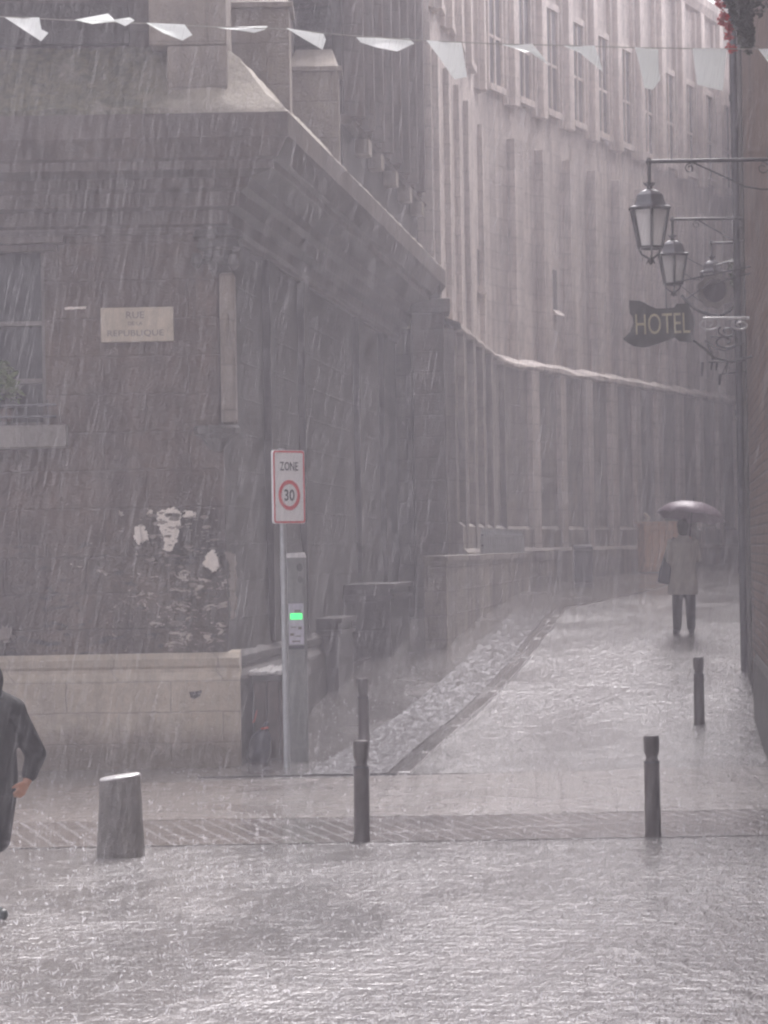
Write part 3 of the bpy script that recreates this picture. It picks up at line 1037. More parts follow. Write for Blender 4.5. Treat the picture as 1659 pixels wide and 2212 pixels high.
for i, s_ in enumerate([-8.6, -6.6, -4.6, -2.0] + [2.0 * k + 1.0 for k in range(0, 11)]):
    wv = obj('window', cprism(s_, 0.88, -0.7, -0.362, 12.1, 14.35), M['glazing'], Ch, True)
    fr = merge(cprism(s_, 0.06, -0.6, -0.32, 12.1, 14.35), cprism(s_, 0.9, -0.6, -0.335, 13.1, 13.16), cprism(s_, 0.96, -0.6, -0.28, 14.352, 14.5),
               cprism(s_, 0.98, -0.6, -0.25, 11.96, 12.098), cprism(s_ - 0.47, 0.07, -0.6, -0.30, 12.1, 14.35), cprism(s_ + 0.47, 0.07, -0.6, -0.30, 12.1, 14.35))
    f = obj('frame', fr, M['church_lite'], wv)
    f.matrix_parent_inverse = Matrix.Identity(4)
# small lower windows
for (px, py, w, h) in ((1090, 578, 0.34, 0.75), (1233, 625, 0.36, 0.9)):
    s_ = -0.9 if px < 1100 else 4.95
    p, t, n = plan_at(s_)
    d_ = p.y
    zc = P(px, py, d_).z
    wv = obj('window', cprism(s_, w, -0.6, -0.335, zc - h / 2, zc + h / 2), M['glazing'], Ch, True)
    obj('sill', cprism(s_, w + 0.2, -0.6, -0.18, zc - h / 2 - 0.12, zc - h / 2 - 0.002, -0.3), M['church_lite'], wv)
# railing on the churchyard wall
Rl = empty('iron_railing', (1.2, 50, 2.35))
tag(Rl, 'short spiked iron railing on the low churchyard wall past the pedestal', 'railing')
tl = (Vector(Q[1]) - Vector(Q[0])).normalized()
for k in range(20):
    bm = B()
    q = Vector(Q[0]) + tl * (0.2 + k * 0.5)
    o = Vector((tl.y, -tl.x)) * 0.42
    tube(bm, [(q.x + o.x, q.y + o.y, 2.32), (q.x + o.x, q.y + o.y, 2.62), (q.x + o.x, q.y + o.y, 2.78)], [0.05, 0.045, 0.004], 6)
    obj('picket', bm, M['galv'], Rl, True)
bm = B()
for z in (2.46, 2.64):
    a = Vector(Q[0]) + Vector((tl.y, -tl.x)) * 0.42
    b = a + tl * 9.9
    tube(bm, [(a.x, a.y, z), (b.x, b.y, z)], 0.022, 6)
obj('rail', bm, M['iron_wet'], Rl, True)
lw = empty('churchyard_wall', (1.2, 50, 1.2))
tag(lw, 'low stained stone wall carrying the spiked railing beside the church', 'wall')
bm = B()
sweep(bm, [(0.36, 44.2), (1.25, 51.0), (2.42, 61.0)], [(0.22, 0.4), (0.55, 0.4), (0.55, 2.22), (0.22, 2.22)])
obj('wall', bm, M['church_low'], lw, True)
bm = B()
sweep(bm, [(0.36, 44.2), (1.25, 51.0), (2.42, 61.0)], [(0.2, 2.222), (0.58, 2.222), (0.58, 2.31), (0.2, 2.315)])
obj('coping', bm, M['church_low'], lw, True)

# ------------------------------------------------------------------ far end of the street
Fb = empty('far_building', (11, 94, 2.0))
tag(Fb, 'pale building closing the far end of the street beyond the church', 'building')
bm = B()
box(bm, 6.0, 30.0, 94, 104, 0.0, 19.5)
obj('wall', bm, M['far'], Fb, True)
bm = B()
box(bm, 6.0, 30.0, 93.7, 94.0, 13.6, 13.95)
box(bm, 6.0, 30.0, 93.8, 94.0, 8.2, 8.4)
obj('string_course', bm, M['slab'], Fb, True)
for x in (9.6, 10.9, 12.3, 13.7):
    for z in (5.4, 10.0, 15.0):
        w = obj('window', (lambda b: (box(b, x, x + 0.75, 93.93, 94.1, z, z + 1.7), b)[1])(B()), M['glazing'], Fb, True)
        bm = B()
        box(bm, x - 0.1, x, 93.86, 94.1, z - 0.1, z + 1.8)
        box(bm, x + 0.75, x + 0.85, 93.86, 94.1, z - 0.1, z + 1.8)
        box(bm, x, x + 0.75, 93.86, 94.1, z + 1.702, z + 1.8)
        box(bm, x, x + 0.75, 93.82, 94.1, z - 0.1, z - 0.002)
        obj('frame', bm, M['slab'], w)
bm = B()
prism(bm, [(9.9, 94.0, 5.0), (12.4, 94.0, 5.0), (12.4, 94.0, 4.55), (9.9, 94.0, 4.55)], [(9.9, 92.6, 4.45), (12.4, 92.6, 4.45), (12.4, 92.6, 4.2), (9.9, 92.6, 4.2)])
obj('awning', bm, M['cabgrey'], Fb, True)
bm = B()
box(bm, 9.9, 12.4, 93.9, 94.1, 2.0, 4.5)
obj('shop_front', bm, M['glassdark'], Fb, True)

# ------------------------------------------------------------------ brick building and the one behind it
def epl(d, o=0.0):
    return 5.09 + 0.096 * (d - 42.0) - o


E = empty('brick_building', (epl(42), 42, 0.5))
tag(E, 'dark brown brick house with drainpipe on its street corner', 'building')
bm = B()
EP = [(epl(42) + 9, 42.0), (epl(42), 42.0), (epl(9), 9.0)]
sweep(bm, EP, [(0.0, -0.5), (0.0, 11.5), (-0.6, 11.5), (-0.6, -0.5)])
obj('wall', bm, M['brick'], E, True)
bm = B()
sweep(bm, [(epl(37.5), 37.5), (epl(9), 9.0)], [(0.05, -0.5), (0.05, 0.95), (0.01, 1.02), (-0.2, 1.02), (-0.2, -0.5)])
obj('plinth', bm, M['darkstone'], E, True)
bm = B()
px_ = epl(41.6, 0.06)
tube(bm, [(px_, 41.6, 0.5), (px_, 41.6, 11.4)], 0.055, 12)
for z in (2.0, 4.2, 6.4, 8.6):
    tube(bm, [(px_, 41.6, z), (px_, 41.6, z + 0.09)], 0.068, 12)
obj('drainpipe', bm, M['iron_wet'], E, True, smooth=True)
bm = B()
prism(bm, [(epl(41.35, 0.02), 41.35, 0.2), (epl(41.35, 0.02), 41.35, 11.4), (epl(41.35, -0.1), 41.35, 11.4), (epl(41.35, -0.1), 41.35, 0.2)],
      [(epl(39.6, 0.02), 39.6, 0.2), (epl(39.6, 0.02), 39.6, 11.4), (epl(39.6, -0.1), 39.6, 11.4), (epl(39.6, -0.1), 39.6, 0.2)])
obj('corner_post', bm, M['darkstone'], E, True)
Fn = empty('plastered_house', (epl(60, -0.6), 60, 1.5))
tag(Fn, 'narrow plastered house set back past the brick house carrying signs', 'building')
bm = B()
sweep(bm, [(epl(42.3, -1.05) + 6, 92.0), (epl(92, -1.05), 92.0), (epl(42.3, -1.05), 42.3)], [(0, 0.5), (0, 15), (-0.5, 15), (-0.5, 0.5)])
obj('wall', bm, M['far'], Fn, True)

# ------------------------------------------------------------------ street furniture
def make_bollard():
    r = empty('bollard')
    bm = B()
    lathe(bm, [(0.072, -0.05), (0.072, 0.0), (0.066, 0.03), (0.064, 0.60)], n=20)
    obj('post', bm, M['bollard'], r, smooth=True)
    bm = B()
    lathe(bm, [(0.063, 0.605), (0.048, 0.635), (0.05, 0.655), (0.063, 0.69), (0.066, 0.80), (0.060, 0.822), (0.03, 0.828)], n=20)
    obj('bollard_head', bm, M['bollard'], r, smooth=True)
    bm = B()
    lathe(bm, [(0.050, 0.598), (0.067, 0.600), (0.069, 0.612), (0.05, 0.618)], n=20)
    obj('ring', bm, M['iron_wet'], r, smooth=True)
    return r


bol = make_bollard()
BL = [(782, 24.7, 'brown iron bollard on the paver band nearest the stone stump', 0.02),
      (1411, 24.7, 'brown iron bollard on the wet open paving with its own reflection', -0.01),
      (787, 34.6, 'thin brown bollard half hidden behind another bollard beside the rushing gutter', 0.015),
      (1511, 36.9, 'small distant bollard near the brick house plinth', -0.01)]
for i, (px, d, lab, tilt) in enumerate(BL):
    o = bol if i == 0 else copy_tree(bol)
    o.location = G(px, d, 0.01)
    o.rotation_euler = (0.0, tilt * 0.4, i * 1.3)
    tag(o, lab, 'bollard', 'iron bollards across the street mouth')

st = empty('stone_bollard', G(262, 23.85))
tag(st, 'thick tapering stone stump with a wet slanted top painted with pale sheen', 'bollard')
bm = B()
n = 28
rings = []
for j in range(9):
    t = j / 8
    z = -0.05 + t * 0.675
    r = 0.197 - 0.035 * t
    ring = []
    for k in range(n):
        a = k * 2 * math.pi / n
        w = 1 + 0.035 * mnoise.noise(Vector((math.cos(a) * 1.5, math.sin(a) * 1.5, z * 4)))
        zz = z + (0.022 * math.cos(a) if j == 8 else 0)
        ring.append(bm.verts.new((r * w * math.cos(a), r * w * math.sin(a), zz)))
    rings.append(ring)
for a, b in zip(rings, rings[1:]):
    for k in range(n):
        bm.faces.new((a[k], a[(k + 1) % n], b[(k + 1) % n], b[k]))
obj('shaft', bm, M['roughstone'], st, smooth=True)
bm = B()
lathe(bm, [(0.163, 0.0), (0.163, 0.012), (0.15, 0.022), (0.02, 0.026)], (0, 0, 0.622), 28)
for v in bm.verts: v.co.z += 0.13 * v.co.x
obj('top_sheen', bm, M['iron_pale'], st, smooth=True)  # pale cap: the sheen of the wet stone painted as colour

# zone sign
sg = G(620, 32.6)
sign = empty('zone_sign', sg, 0)
tag(sign, 'white and red rectangular speed zone sign on a thin grey pole', 'road sign')
sign.rotation_euler = (0, 0, 0)
top = P(613, 965, 32.6)
bm = B()
tube(bm, [(0, 0, -0.1), (0, 0, top.z - sg.z - 0.02)], 0.036, 14)
obj('pole', bm, M['galv'], sign, smooth=True)
RZ = R(47)
bw, bh = 0.49, 0.80
c = P(617, 1052, 32.55) - sg
plate = empty('sign_board', (c.x + 0.012, c.y - 0.05, c.z), RZ)
bm = B()


def rrect(w, h, r, n=5):
    pts = []
    for cx, cz, a0 in ((w / 2 - r, h / 2 - r, 0), (-w / 2 + r, h / 2 - r, 90), (-w / 2 + r, -h / 2 + r, 180), (w / 2 - r, -h / 2 + r, 270)):
        for k in range(n + 1):
            a = R(a0 + 90 * k / n)
            pts.append((cx + r * math.cos(a), cz + r * math.sin(a)))
    return pts


def slab(bm, pts, y0, y1):
    prism(bm, [(x, y0, z) for x, z in pts], [(x, y1, z) for x, z in pts])


def frame2d(bm, po, pi_, y0, y1):
    n = len(po)
    for i in range(n):
        j = (i + 1) % n
        a, b, c_, d_ = po[i], po[j], pi_[j], pi_[i]
        prism(bm, [(a[0], y0, a[1]), (b[0], y0, b[1]), (c_[0], y0, c_[1]), (d_[0], y0, d_[1])], [(a[0], y1, a[1]), (b[0], y1, b[1]), (c_[0], y1, c_[1]), (d_[0], y1, d_[1])])


bpy.data.objects.remove(plate)
slab(bm, rrect(bw, bh, 0.03), -0.012, 0.012)
brd = obj('sign_board', bm, M['white'], sign)
brd.location = (c.x + 0.03, c.y - 0.02, c.z)
brd.rotation_euler = (0, 0, RZ)
bm = B()
frame2d(bm, rrect(bw - 0.012, bh - 0.012, 0.03), rrect(bw - 0.052, bh - 0.052, 0.02), -0.016, -0.0125)
obj('border', bm, M['red'], brd)
bm = B()
circ = lambda r: [(r * math.cos(k * 2 * math.pi / 40), -0.09 + r * math.sin(k * 2 * math.pi / 40)) for k in range(40)]
frame2d(bm, circ(0.165), circ(0.122), -0.016, -0.0125)
obj('ring', bm, M['red'], brd)
t = link('lettering', text_mesh('ZONE', 0.28, 0.095, 0.002, 0.01), M['black'], brd)
t.location = (0, -0.0145, 0.225)
t = link('lettering', text_mesh('30', 0.155, 0.125, 0.002, 0.015), M['black'], brd)
t.location = (0, -0.0145, -0.09)
bm = B()
for z in (-0.25, 0.25):
    box(bm, -0.05, 0.05, 0.0125, 0.05, z - 0.02, z + 0.02)
obj('clamp', bm, M['galv'], brd)

# parking meter
mg = G(643, 33.4)
mt = empty('parking_meter', mg)
tag(mt, 'tall grey parking meter with a glowing green display panel', 'parking meter')
mh = P(645, 1205, 33.4).z - mg.z
bm = B()
pts = rrect(0.25, 0.19, 0.05)
prism(bm, [(x, y, 0.0) for x, y in pts], [(x, y, mh) for x, y in pts])
obj('body', bm, M['meter'], mt, smooth=True)
bm = B()
for k, (e, z) in enumerate(((0.0, mh + 0.002), (0.012, mh + 0.02), (0.0, mh + 0.05))):
    pass
prism(bm, [(x * 1.06, y * 1.06, mh + 0.002) for x, y in pts], [(x * 0.9, y * 0.9, mh + 0.055 + 0.04 * x) for x, y in pts])
obj('cap', bm, M['iron_pale'], mt, smooth=True)
pz0, pz1 = P(640, 1392, 33.4).z - mg.z, P(640, 1303, 33.4).z - mg.z
bm = B()
box(bm, -0.085, 0.085, -0.105, -0.09, pz0, pz1)
pn = obj('label_panel', bm, M['panel'], mt, bevel=0.004)
bm = B()
sz = P(640, 1331, 33.4).z - mg.z
box(bm, -0.066, 0.066, -0.110, -0.1052, sz - 0.032, sz + 0.032)
obj('display', bm, M['screen'], pn)
bm = B()
for (x0, x1, z0, z1) in ((-0.02, 0.05, 0.36, 0.39), (-0.06, 0.0, 0.19, 0.20), (0.02, 0.06, 0.17, 0.2), (-0.07, -0.03, 0.10, 0.13), (-0.01, 0.05, 0.09, 0.10), (-0.05, 0.04, 0.03, 0.045)):
    box(bm, x0, x1, -0.1085, -0.1052, pz0 + z0, pz0 + z1)
obj('button', bm, M['letter'], pn)
for y_, w in ((1226, 0.035), (1252, 0.03)):
    z = P(650, y_, 33).z - mg.z
    bm = B()
    slab(bm, [(0.05 + w * math.cos(k * math.pi / 8), z + w * 1.3 * math.sin(k * math.pi / 8)) for k in range(16)], -0.101, -0.09)
    obj('coin_slot', bm, M['black'], mt)
bm = B()
box(bm, -0.09, 0.09, -0.104, -0.09, pz0 - 0.05, pz0 - 0.012)
obj('band', bm, M['bag'], mt)
mt.rotation_euler.z = R(8)

# utility cabinet and bag at the corner
ub = empty('utility_cabinet', (-1.2, 34.2, 0.06))
tag(ub, 'low grey brown utility cabinet against the street wall behind the sign pole', 'cabinet')
zt = 1.02
bm = B()
prism(bm, [(-1.52, 33.7, 0.0), (-1.06, 33.7, 0.0), (-1.06, 33.7, zt), (-1.52, 33.7, zt)], [(-1.3, 35.6, 0.0), (-0.98, 35.6, 0.0), (-0.98, 35.6, zt), (-1.3, 35.6, zt)])
obj('body', bm, M['cabgrey'], ub, True)
bm = B()
for k in range(7):
    x0 = -1.56 + k * 0.076
    box(bm, x0, x0 + 0.07, 33.62 + random.uniform(0, 0.03), 35.5, zt + 0.002, zt + 0.03 + random.uniform(0, 0.03))
obj('lid', bm, M['iron_pale'], ub, True, bevel=0.008)
bm = B()
for k in range(3):
    x0 = -1.50 + k * 0.145
    box(bm, x0, x0 + 0.135, 33.665, 33.69, 0.08, 0.95)
obj('door', bm, M['cabinet'], ub, True, bevel=0.006)
bm = B()
tube(bm, [(-1.0, 33.66, 0.0), (-1.0, 33.66, 0.98)], 0.022, 8)
obj('conduit', bm, M['galv'], ub, True)
bm = B()
q = [P(545, 1562, 33.655), P(549, 1552, 33.655), P(552, 1538, 33.655), P(556, 1532, 33.655), P(554, 1546, 33.655), P(550, 1560, 33.655)]
prism(bm, q, [v + Vector((0, 0.012, 0)) for v in q])
obj('graffiti', bm, M['paintred'], ub, True)
bg = G(562, 33.3)
bag = empty('refuse_bag', bg)
tag(bag, 'dark blue refuse bag slumped against the utility cabinet', 'bag')
solid('sack', [('e', (0, 0.0, 0.16), (0.13, 0.12, 0.2)), ('e', (0.04, 0.02, 0.26), (0.09, 0.09, 0.13)), ('e', (-0.06, -0.02, 0.10), (0.09, 0.1, 0.11)), ('c', (0.05, 0, 0.36), 0.045, (0.08, 0, 0.44), 0.03)], 0.014, M['bag'], bag)
bm = B()
tube(bm, [(0.02, -0.04, 0.385), (0.06, -0.05, 0.39), (0.10, -0.04, 0.40)], 0.012, 6)
obj('tie', bm, M['paintred'], bag)

# street name plate
pl = P(296.5, 701, 32.95)
plq = empty('street_plate', pl)
tag(plq, 'worn cream street name plate fixed between window and corner niche', 'street sign')
w_, h_ = P(375, 700, 32.95).x - P(218, 700, 32.95).x, P(296, 664, 32.95).z - P(296, 738, 32.95).z
bm = B()
box(bm, -w_ / 2, w_ / 2, -0.015, 0.06, -h_ / 2, h_ / 2)
obj('plate', bm, M['plate'], plq, bevel=0.006)
for txt, ww, hh, zz in (('RUE', 0.20, 0.075, 0.105), ('DE LA', 0.16, 0.04, 0.012), ('REPUBLIQUE', 0.62, 0.078, -0.10)):
    t = link('lettering', text_mesh(txt, ww, hh, 0.002, 0.005), M['letter'], plq)
    t.location = (-0.02, -0.0165, zz)

# ------------------------------------------------------------------ lanterns
def make_lantern(L):
    r = empty('street_lantern')   # origin at the wall end of the arm; the arm runs along -x
    bm = B()
    tube(bm, [(0.02, 0, 0), (-L, 0, 0)], 0.021, 10)
    lathe(bm, [(0.02, -0.035), (0.035, 0.0), (0.02, 0.035)], (-L, 0, 0), 10)
    box(bm, -0.01, 0.02, -0.05, 0.05, -0.36, 0.12)
    obj('bracket_arm', bm, M['iron'], r, smooth=True)
    bm = B()
    tube(bm, [(-L * 0.63, 0, -0.02), (-L * 0.42, 0, -0.14), (-L * 0.2, 0, -0.27), (-0.08, 0, -0.30), (0, 0, -0.30)], 0.009, 6)
    obj('stay', bm, M['iron'], r, smooth=True)
    for cx, cz, rr, sgn in ((-L * 0.66, -0.075, 0.05, 1), (-0.06, -0.085, 0.065, -1)):
        bm = B()
        pts = []
        for k in range(22):
            a = k / 21 * 2.4 * math.pi
            q = rr * (1 - 0.62 * k / 21)
            pts.append((cx + sgn * q * math.cos(a + 1.4), 0, cz + q * math.sin(a + 1.4)))
        tube(bm, pts, 0.006, 5)
        obj('scroll', bm, M['iron'], r, smooth=True)
    bm = B()
    tube(bm, [(-L, 0, -0.02), (-L, 0, -0.22)], 0.018, 8)
    obj('hanger', bm, M['iron'], r, smooth=True)
    hd = bpy.data.objects.new('lantern_head', None)
    top = -0.47
    bm = B()
    n = 6
    prof = [(0.232, top - 0.012), (0.240, top + 0.004), (0.185, top + 0.022), (0.17, top + 0.05), (0.145, top + 0.13), (0.105, top + 0.165), (0.06, top + 0.185), (0.03, top + 0.20), (0.035, top + 0.225), (0.03, top + 0.25)]
    lathe(bm, prof, (-L, 0, 0), 6, rot=R(30))
    roof = obj('lantern_roof', bm, M['iron_wet'], r)
    bm = B()
    for k in range(6):
        a = k * math.pi / 3
        tube(bm, [(-L + 0.028 * math.cos(a), 0.028 * math.sin(a), top + 0.225), (-L + 0.05 * math.cos(a), 0.05 * math.sin(a), top + 0.25), (-L + 0.062 * math.cos(a), 0.062 * math.sin(a), top + 0.262)], [0.012, 0.009, 0.003], 5)
    obj('crown', bm, M['iron'], roof)
    bm = B()
    rt, rb, bot = 0.205, 0.128, top - 0.40
    ring_t, ring_b = [], []
    for k in range(6):
        a = R(30) + k * math.pi / 3
        ring_t.append(Vector((-L + rt * math.cos(a), rt * math.sin(a), top - 0.014)))
        ring_b.append(Vector((-L + rb * math.cos(a), rb * math.sin(a), bot)))
    for k in range(6):
        tube(bm, [ring_t[k], ring_b[k]], 0.016, 6)
        tube(bm, [ring_b[k], ring_b[(k + 1) % 6]], 0.016, 6)
        tube(bm, [ring_t[k], ring_t[(k + 1) % 6]], 0.014, 6)
    obj('lantern_frame', bm, M['iron'], r)
    bm = B()
    ga = [Vector((-L, 0, 0)) + (v - Vector((-L, 0, 0))) for v in ring_t]
    sh = lambda v, z: Vector((-L + (v.x + L) * 0.95, v.y * 0.95, v.z + z))
    va = [bm.verts.new(sh(v, 0)) for v in ring_t]
    vb = [bm.verts.new(sh(v, 0)) for v in ring_b]
    for k in range(6):
        bm.faces.new((va[k], va[(k + 1) % 6], vb[(k + 1) % 6], vb[k]))
    obj('lantern_glass', bm, M['lampglass'], r)
    bm = B()
    for k in range(3):
        a = R(30) + k * 2 * math.pi / 3
        tube(bm, [(-L + 0.125 * math.cos(a), 0.125 * math.sin(a), bot), (-L + 0.10 * math.cos(a), 0.10 * math.sin(a), bot - 0.06), (-L + 0.02 * math.cos(a), 0.02 * math.sin(a), bot - 0.11), (-L + 0.05 * math.cos(a), 0.05 * math.sin(a), bot - 0.16)], [0.012, 0.010, 0.014, 0.006], 6)
    lathe(bm, [(0.008, -0.17), (0.03, -0.14), (0.024, -0.11), (0.008, -0.09)], (-L, 0, bot), 8)
    obj('finial', bm, M['iron'], r)
    bpy.data.objects.remove(hd)
    return r


LN = [(1402, 349, 30.0, 0.0, 'large black street lantern on the top iron arm with twisted finial below'),
      (1452, 474, 40.0, 0.0, 'black street lantern half overlapped by the larger lantern'),
      (1537, 525, 48.0, -1.05, 'faint distant lantern partly behind the round hanging sign')]
for i, (px, py, d, o, lab) in enumerate(LN):
    q = P(px, py, d)
    xw = epl(d, o)
    r = make_lantern(xw - q.x)
    r.location = (xw, d, q.z)
    tag(r, lab, 'street lamp', 'iron bracket lanterns along the brick wall')

# ------------------------------------------------------------------ hanging signs
d = 36.0
hs_c = P(1425, 702, d)
hs = empty('hotel_sign', hs_c)
tag(hs, 'dark banner shaped hanging sign with dull gold hotel lettering', 'sign')
zp = [(215, 135), (400, 140), (500, 180), (600, 240), (720, 285), (900, 280), (1050, 265), (1100, 190), (1300, 190), (1355, 290), (1405, 420), (1430, 560), (1415, 680), (1390, 800), (1370, 910), (1250, 905), (1150, 895), (1070, 825), (900, 890), (650, 980), (480, 1015), (300, 990), (180, 920), (100, 850), (230, 720), (290, 560), (280, 440), (220, 370)]
pts = [P((1390 + x / 8.295) * 0.96, (660 + y / 8.295) * 0.96, d) - hs_c for x, y in zp]
bm = B()
prism(bm, [(p.x, -0.018, p.z) for p in pts], [(p.x, 0.018, p.z) for p in pts])
bmesh.ops.recalc_face_normals(bm, faces=bm.faces)
brd = obj('sign_board', bm, plain('dark olive signboard', (0.026, 0.027, 0.024), 0.4, 0, 0.5), hs)
x0_, x1_ = (P((1390 + 330 / 8.295) * 0.96, 700, d) - hs_c).x, (P((1390 + 1345 / 8.295) * 0.96, 700, d) - hs_c).x
z0_, z1_ = (P(1425, (660 + 760 / 8.295) * 0.96, d) - hs_c).z, (P(1425, (660 + 375 / 8.295) * 0.96, d) - hs_c).z
t = link('lettering', text_mesh('HOTEL', x1_ - x0_, z1_ - z0_, 0.003, -0.004), M['gold'], hs)
t.location = ((x0_ + x1_) / 2, -0.022, (z0_ + z1_) / 2)
t.rotation_euler = (0, R(-1.0), 0)
wx = epl(d, 0.0) - hs_c.x
zz = P(1500, 640, d).z - hs_c.z
bm = B()
hk = [P(1440, 672, d) - hs_c, P(1486, 668, d) - hs_c]
tube(bm, [(hk[0].x, 0, hk[0].z - 0.02), (hk[0].x + 0.02, 0.3, hk[0].z + 0.35), (wx, 0.3, hk[0].z + 0.55)], 0.012, 6)
tube(bm, [(hk[1].x, 0, hk[1].z), (hk[1].x - 0.03, 0.1, hk[1].z + 0.12), (hk[1].x + 0.25, 0.25, hk[1].z + 0.30), (wx, 0.3, hk[1].z + 0.45)], 0.010, 6)
pE = [P(1497, 735, d), P(1520, 752, d), P(1545, 775, d), P(1580, 782, d), P(1625, 770, d)]
tube(bm, [Vector((p.x - hs_c.x, 0.0, p.z - hs_c.z)) for p in pE], 0.016, 6)
obj('sign_bracket', bm, M['iron'], hs, smooth=True)

# pale wrought iron bracket sign
d = 38.0
bk_c = P(1575, 690, d)
bk = empty('scroll_bracket', bk_c)
tag(bk, 'pale wrought iron scroll bracket with dark pendants under the round sign', 'sign bracket')
L3 = lambda px, py: P(px, py, d) - bk_c
bm = B()
tube(bm, [L3(1518, 688), L3(1632, 687)], 0.020, 8)
obj('bracket_arm', bm, M['iron_pale'], bk, smooth=True)
for (cx, cy, rr, sg_, mname) in ((1530, 700, 26, 1, 'iron_pale'), (1572, 716, 22, -1, 'iron_wet'), (1566, 738, 28, 1, 'iron'), (1600, 702, 20, -1, 'iron_pale')):
    bm = B()
    pts = []
    for k in range(26):
        a = k / 25 * 2.6 * math.pi
        q = rr * (1 - 0.7 * k / 25)
        pts.append(L3(cx + sg_ * q * math.cos(a - 0.8), cy + 0.6 * q * math.sin(a - 0.8)))
    tube(bm, pts, 0.012, 6)
    obj('scroll', bm, M[mname], bk, smooth=True)
bm = B()
tube(bm, [L3(1524, 735), L3(1545, 752), L3(1565, 758), L3(1590, 748), L3(1606, 742)], 0.012, 6)
tube(bm, [L3(1534, 728), L3(1590, 728)], 0.010, 6)
tube(bm, [L3(1524, 735), L3(1536, 760), L3(1540, 778)], 0.014, 6)
obj('lower_stay', bm, M['iron'], bk, smooth=True)
bm = B()
tube(bm, [L3(1530, 783), L3(1612, 778)], 0.012, 6)
obj('pendant_rail', bm, M['iron'], bk)
for (px, y0, y1, w) in ((1518, 782, 812, 0.020), (1538, 784, 800, 0.016), (1549, 784, 800, 0.014), (1571, 782, 806, 0.018), (1556, 808, 832, 0.022)):
    bm = B()
    a, b = L3(px, y0), L3(px - 2, y1)
    prism(bm, [(a.x - w, -0.006, a.z), (a.x + w, -0.006, a.z), (b.x + w * 0.6, -0.006, b.z), (b.x - w * 0.6, -0.006, b.z)],
          [(a.x - w, 0.006, a.z), (a.x + w, 0.006, a.z), (b.x + w * 0.6, 0.006, b.z), (b.x - w * 0.6, 0.006, b.z)])
    obj('pendant', bm, M['iron'], bk)
bm = B()
tube(bm, [L3(1558, 808), L3(1612, 802)], 0.007, 5)
tube(bm, [L3(1571, 783), L3(1560, 808)], 0.007, 5)
obj('wire', bm, M['iron'], bk)

# round sign
d = 43.0
rc = P(1544, 628, d)
rs = empty('round_sign', rc)
tag(rs, 'round dark sign in a pale scalloped ring with a curved chain below', 'sign')
L4 = lambda px, py: P(px, py, d) - rc
pr = 25 / F * d
bm = B()
slab(bm, [(pr * math.cos(k * math.pi / 16), pr * math.sin(k * math.pi / 16)) for k in range(32)], -0.03, 0.03)
obj('disc', bm, plain('dark violet disc', (0.04, 0.034, 0.042), 0.5), rs)
bm = B()
po = [(1.5 * pr * (1 + 0.07 * math.cos(9 * k * 2 * math.pi / 72)) * math.cos(k * 2 * math.pi / 72), 1.5 * pr * (1 + 0.07 * math.cos(9 * k * 2 * math.pi / 72)) * math.sin(k * 2 * math.pi / 72)) for k in range(72)]
pi_ = [(1.05 * pr * math.cos(k * 2 * math.pi / 72), 1.05 * pr * math.sin(k * 2 * math.pi / 72)) for k in range(72)]
frame2d(bm, po, pi_, -0.045, 0.02)
obj('ring', bm, M['slab'], rs)
bm = B()
tube(bm, [(0, 0, 1.55 * pr), (0.02, 0, 2.2 * pr), (0.2, 0, 2.5 * pr), (epl(d, -1.05) - rc.x, 0, 2.5 * pr)], 0.014, 6)
obj('bracket_arm', bm, M['iron'], rs)
bm = B()
ch = [(1474, 640), (1486, 654), (1500, 666), (1516, 674), (1534, 680), (1552, 684), (1575, 672), (1592, 655)]
pts = [L4(x, y) for x, y in ch]
for a, b in zip(pts, pts[1:]):
    for k in range(4):
        q = a.lerp(b, k / 4)
        bmesh.ops.create_uvsphere(bm, u_segments=8, v_segments=6, radius=0.026, matrix=Matrix.Translation(q))
tube(bm, pts, 0.014, 6)
obj('chain', bm, M['iron'], rs)
bm = B()
tube(bm, [L4(1468, 548), L4(1500, 566), L4(1516, 574), L4(1536, 576)], 0.007, 5)
tube(bm, [L4(1468, 585), L4(1498, 604), L4(1512, 604)], 0.007, 5)
tube(bm, [L4(1472, 618), L4(1500, 642), L4(1530, 660)], 0.006, 5)
obj('wire', bm, M['iron'], rs)


# ------------------------------------------------------------------ plants
def leaves(bm, c, rad, n, size, seed):
    rn = random.Random(seed)
    for _ in range(n):
        v = Vector((rn.gauss(0, 1), rn.gauss(0, 1), rn.gauss(0, 1))).normalized() * (rn.random() ** 0.45)
        p = Vector(c) + Vector((v.x * rad[0], v.y * rad[1], v.z * rad[2]))
        s_ = size * rn.uniform(0.6, 1.4)
        m = Matrix.Rotation(rn.uniform(0, 6.28), 3, 'Z') @ Matrix.Rotation(rn.uniform(-1.2, 1.2), 3, 'X') @ Matrix.Rotation(rn.uniform(-1, 1), 3, 'Y')
        q = [Vector((-0.5, 0, 0)), Vector((0, 0.28, 0.06)), Vector((0.55, 0, 0)), Vector((0, -0.28, 0.06))]
        bm.faces.new([bm.verts.new(p + m @ (x * s_)) for x in q])


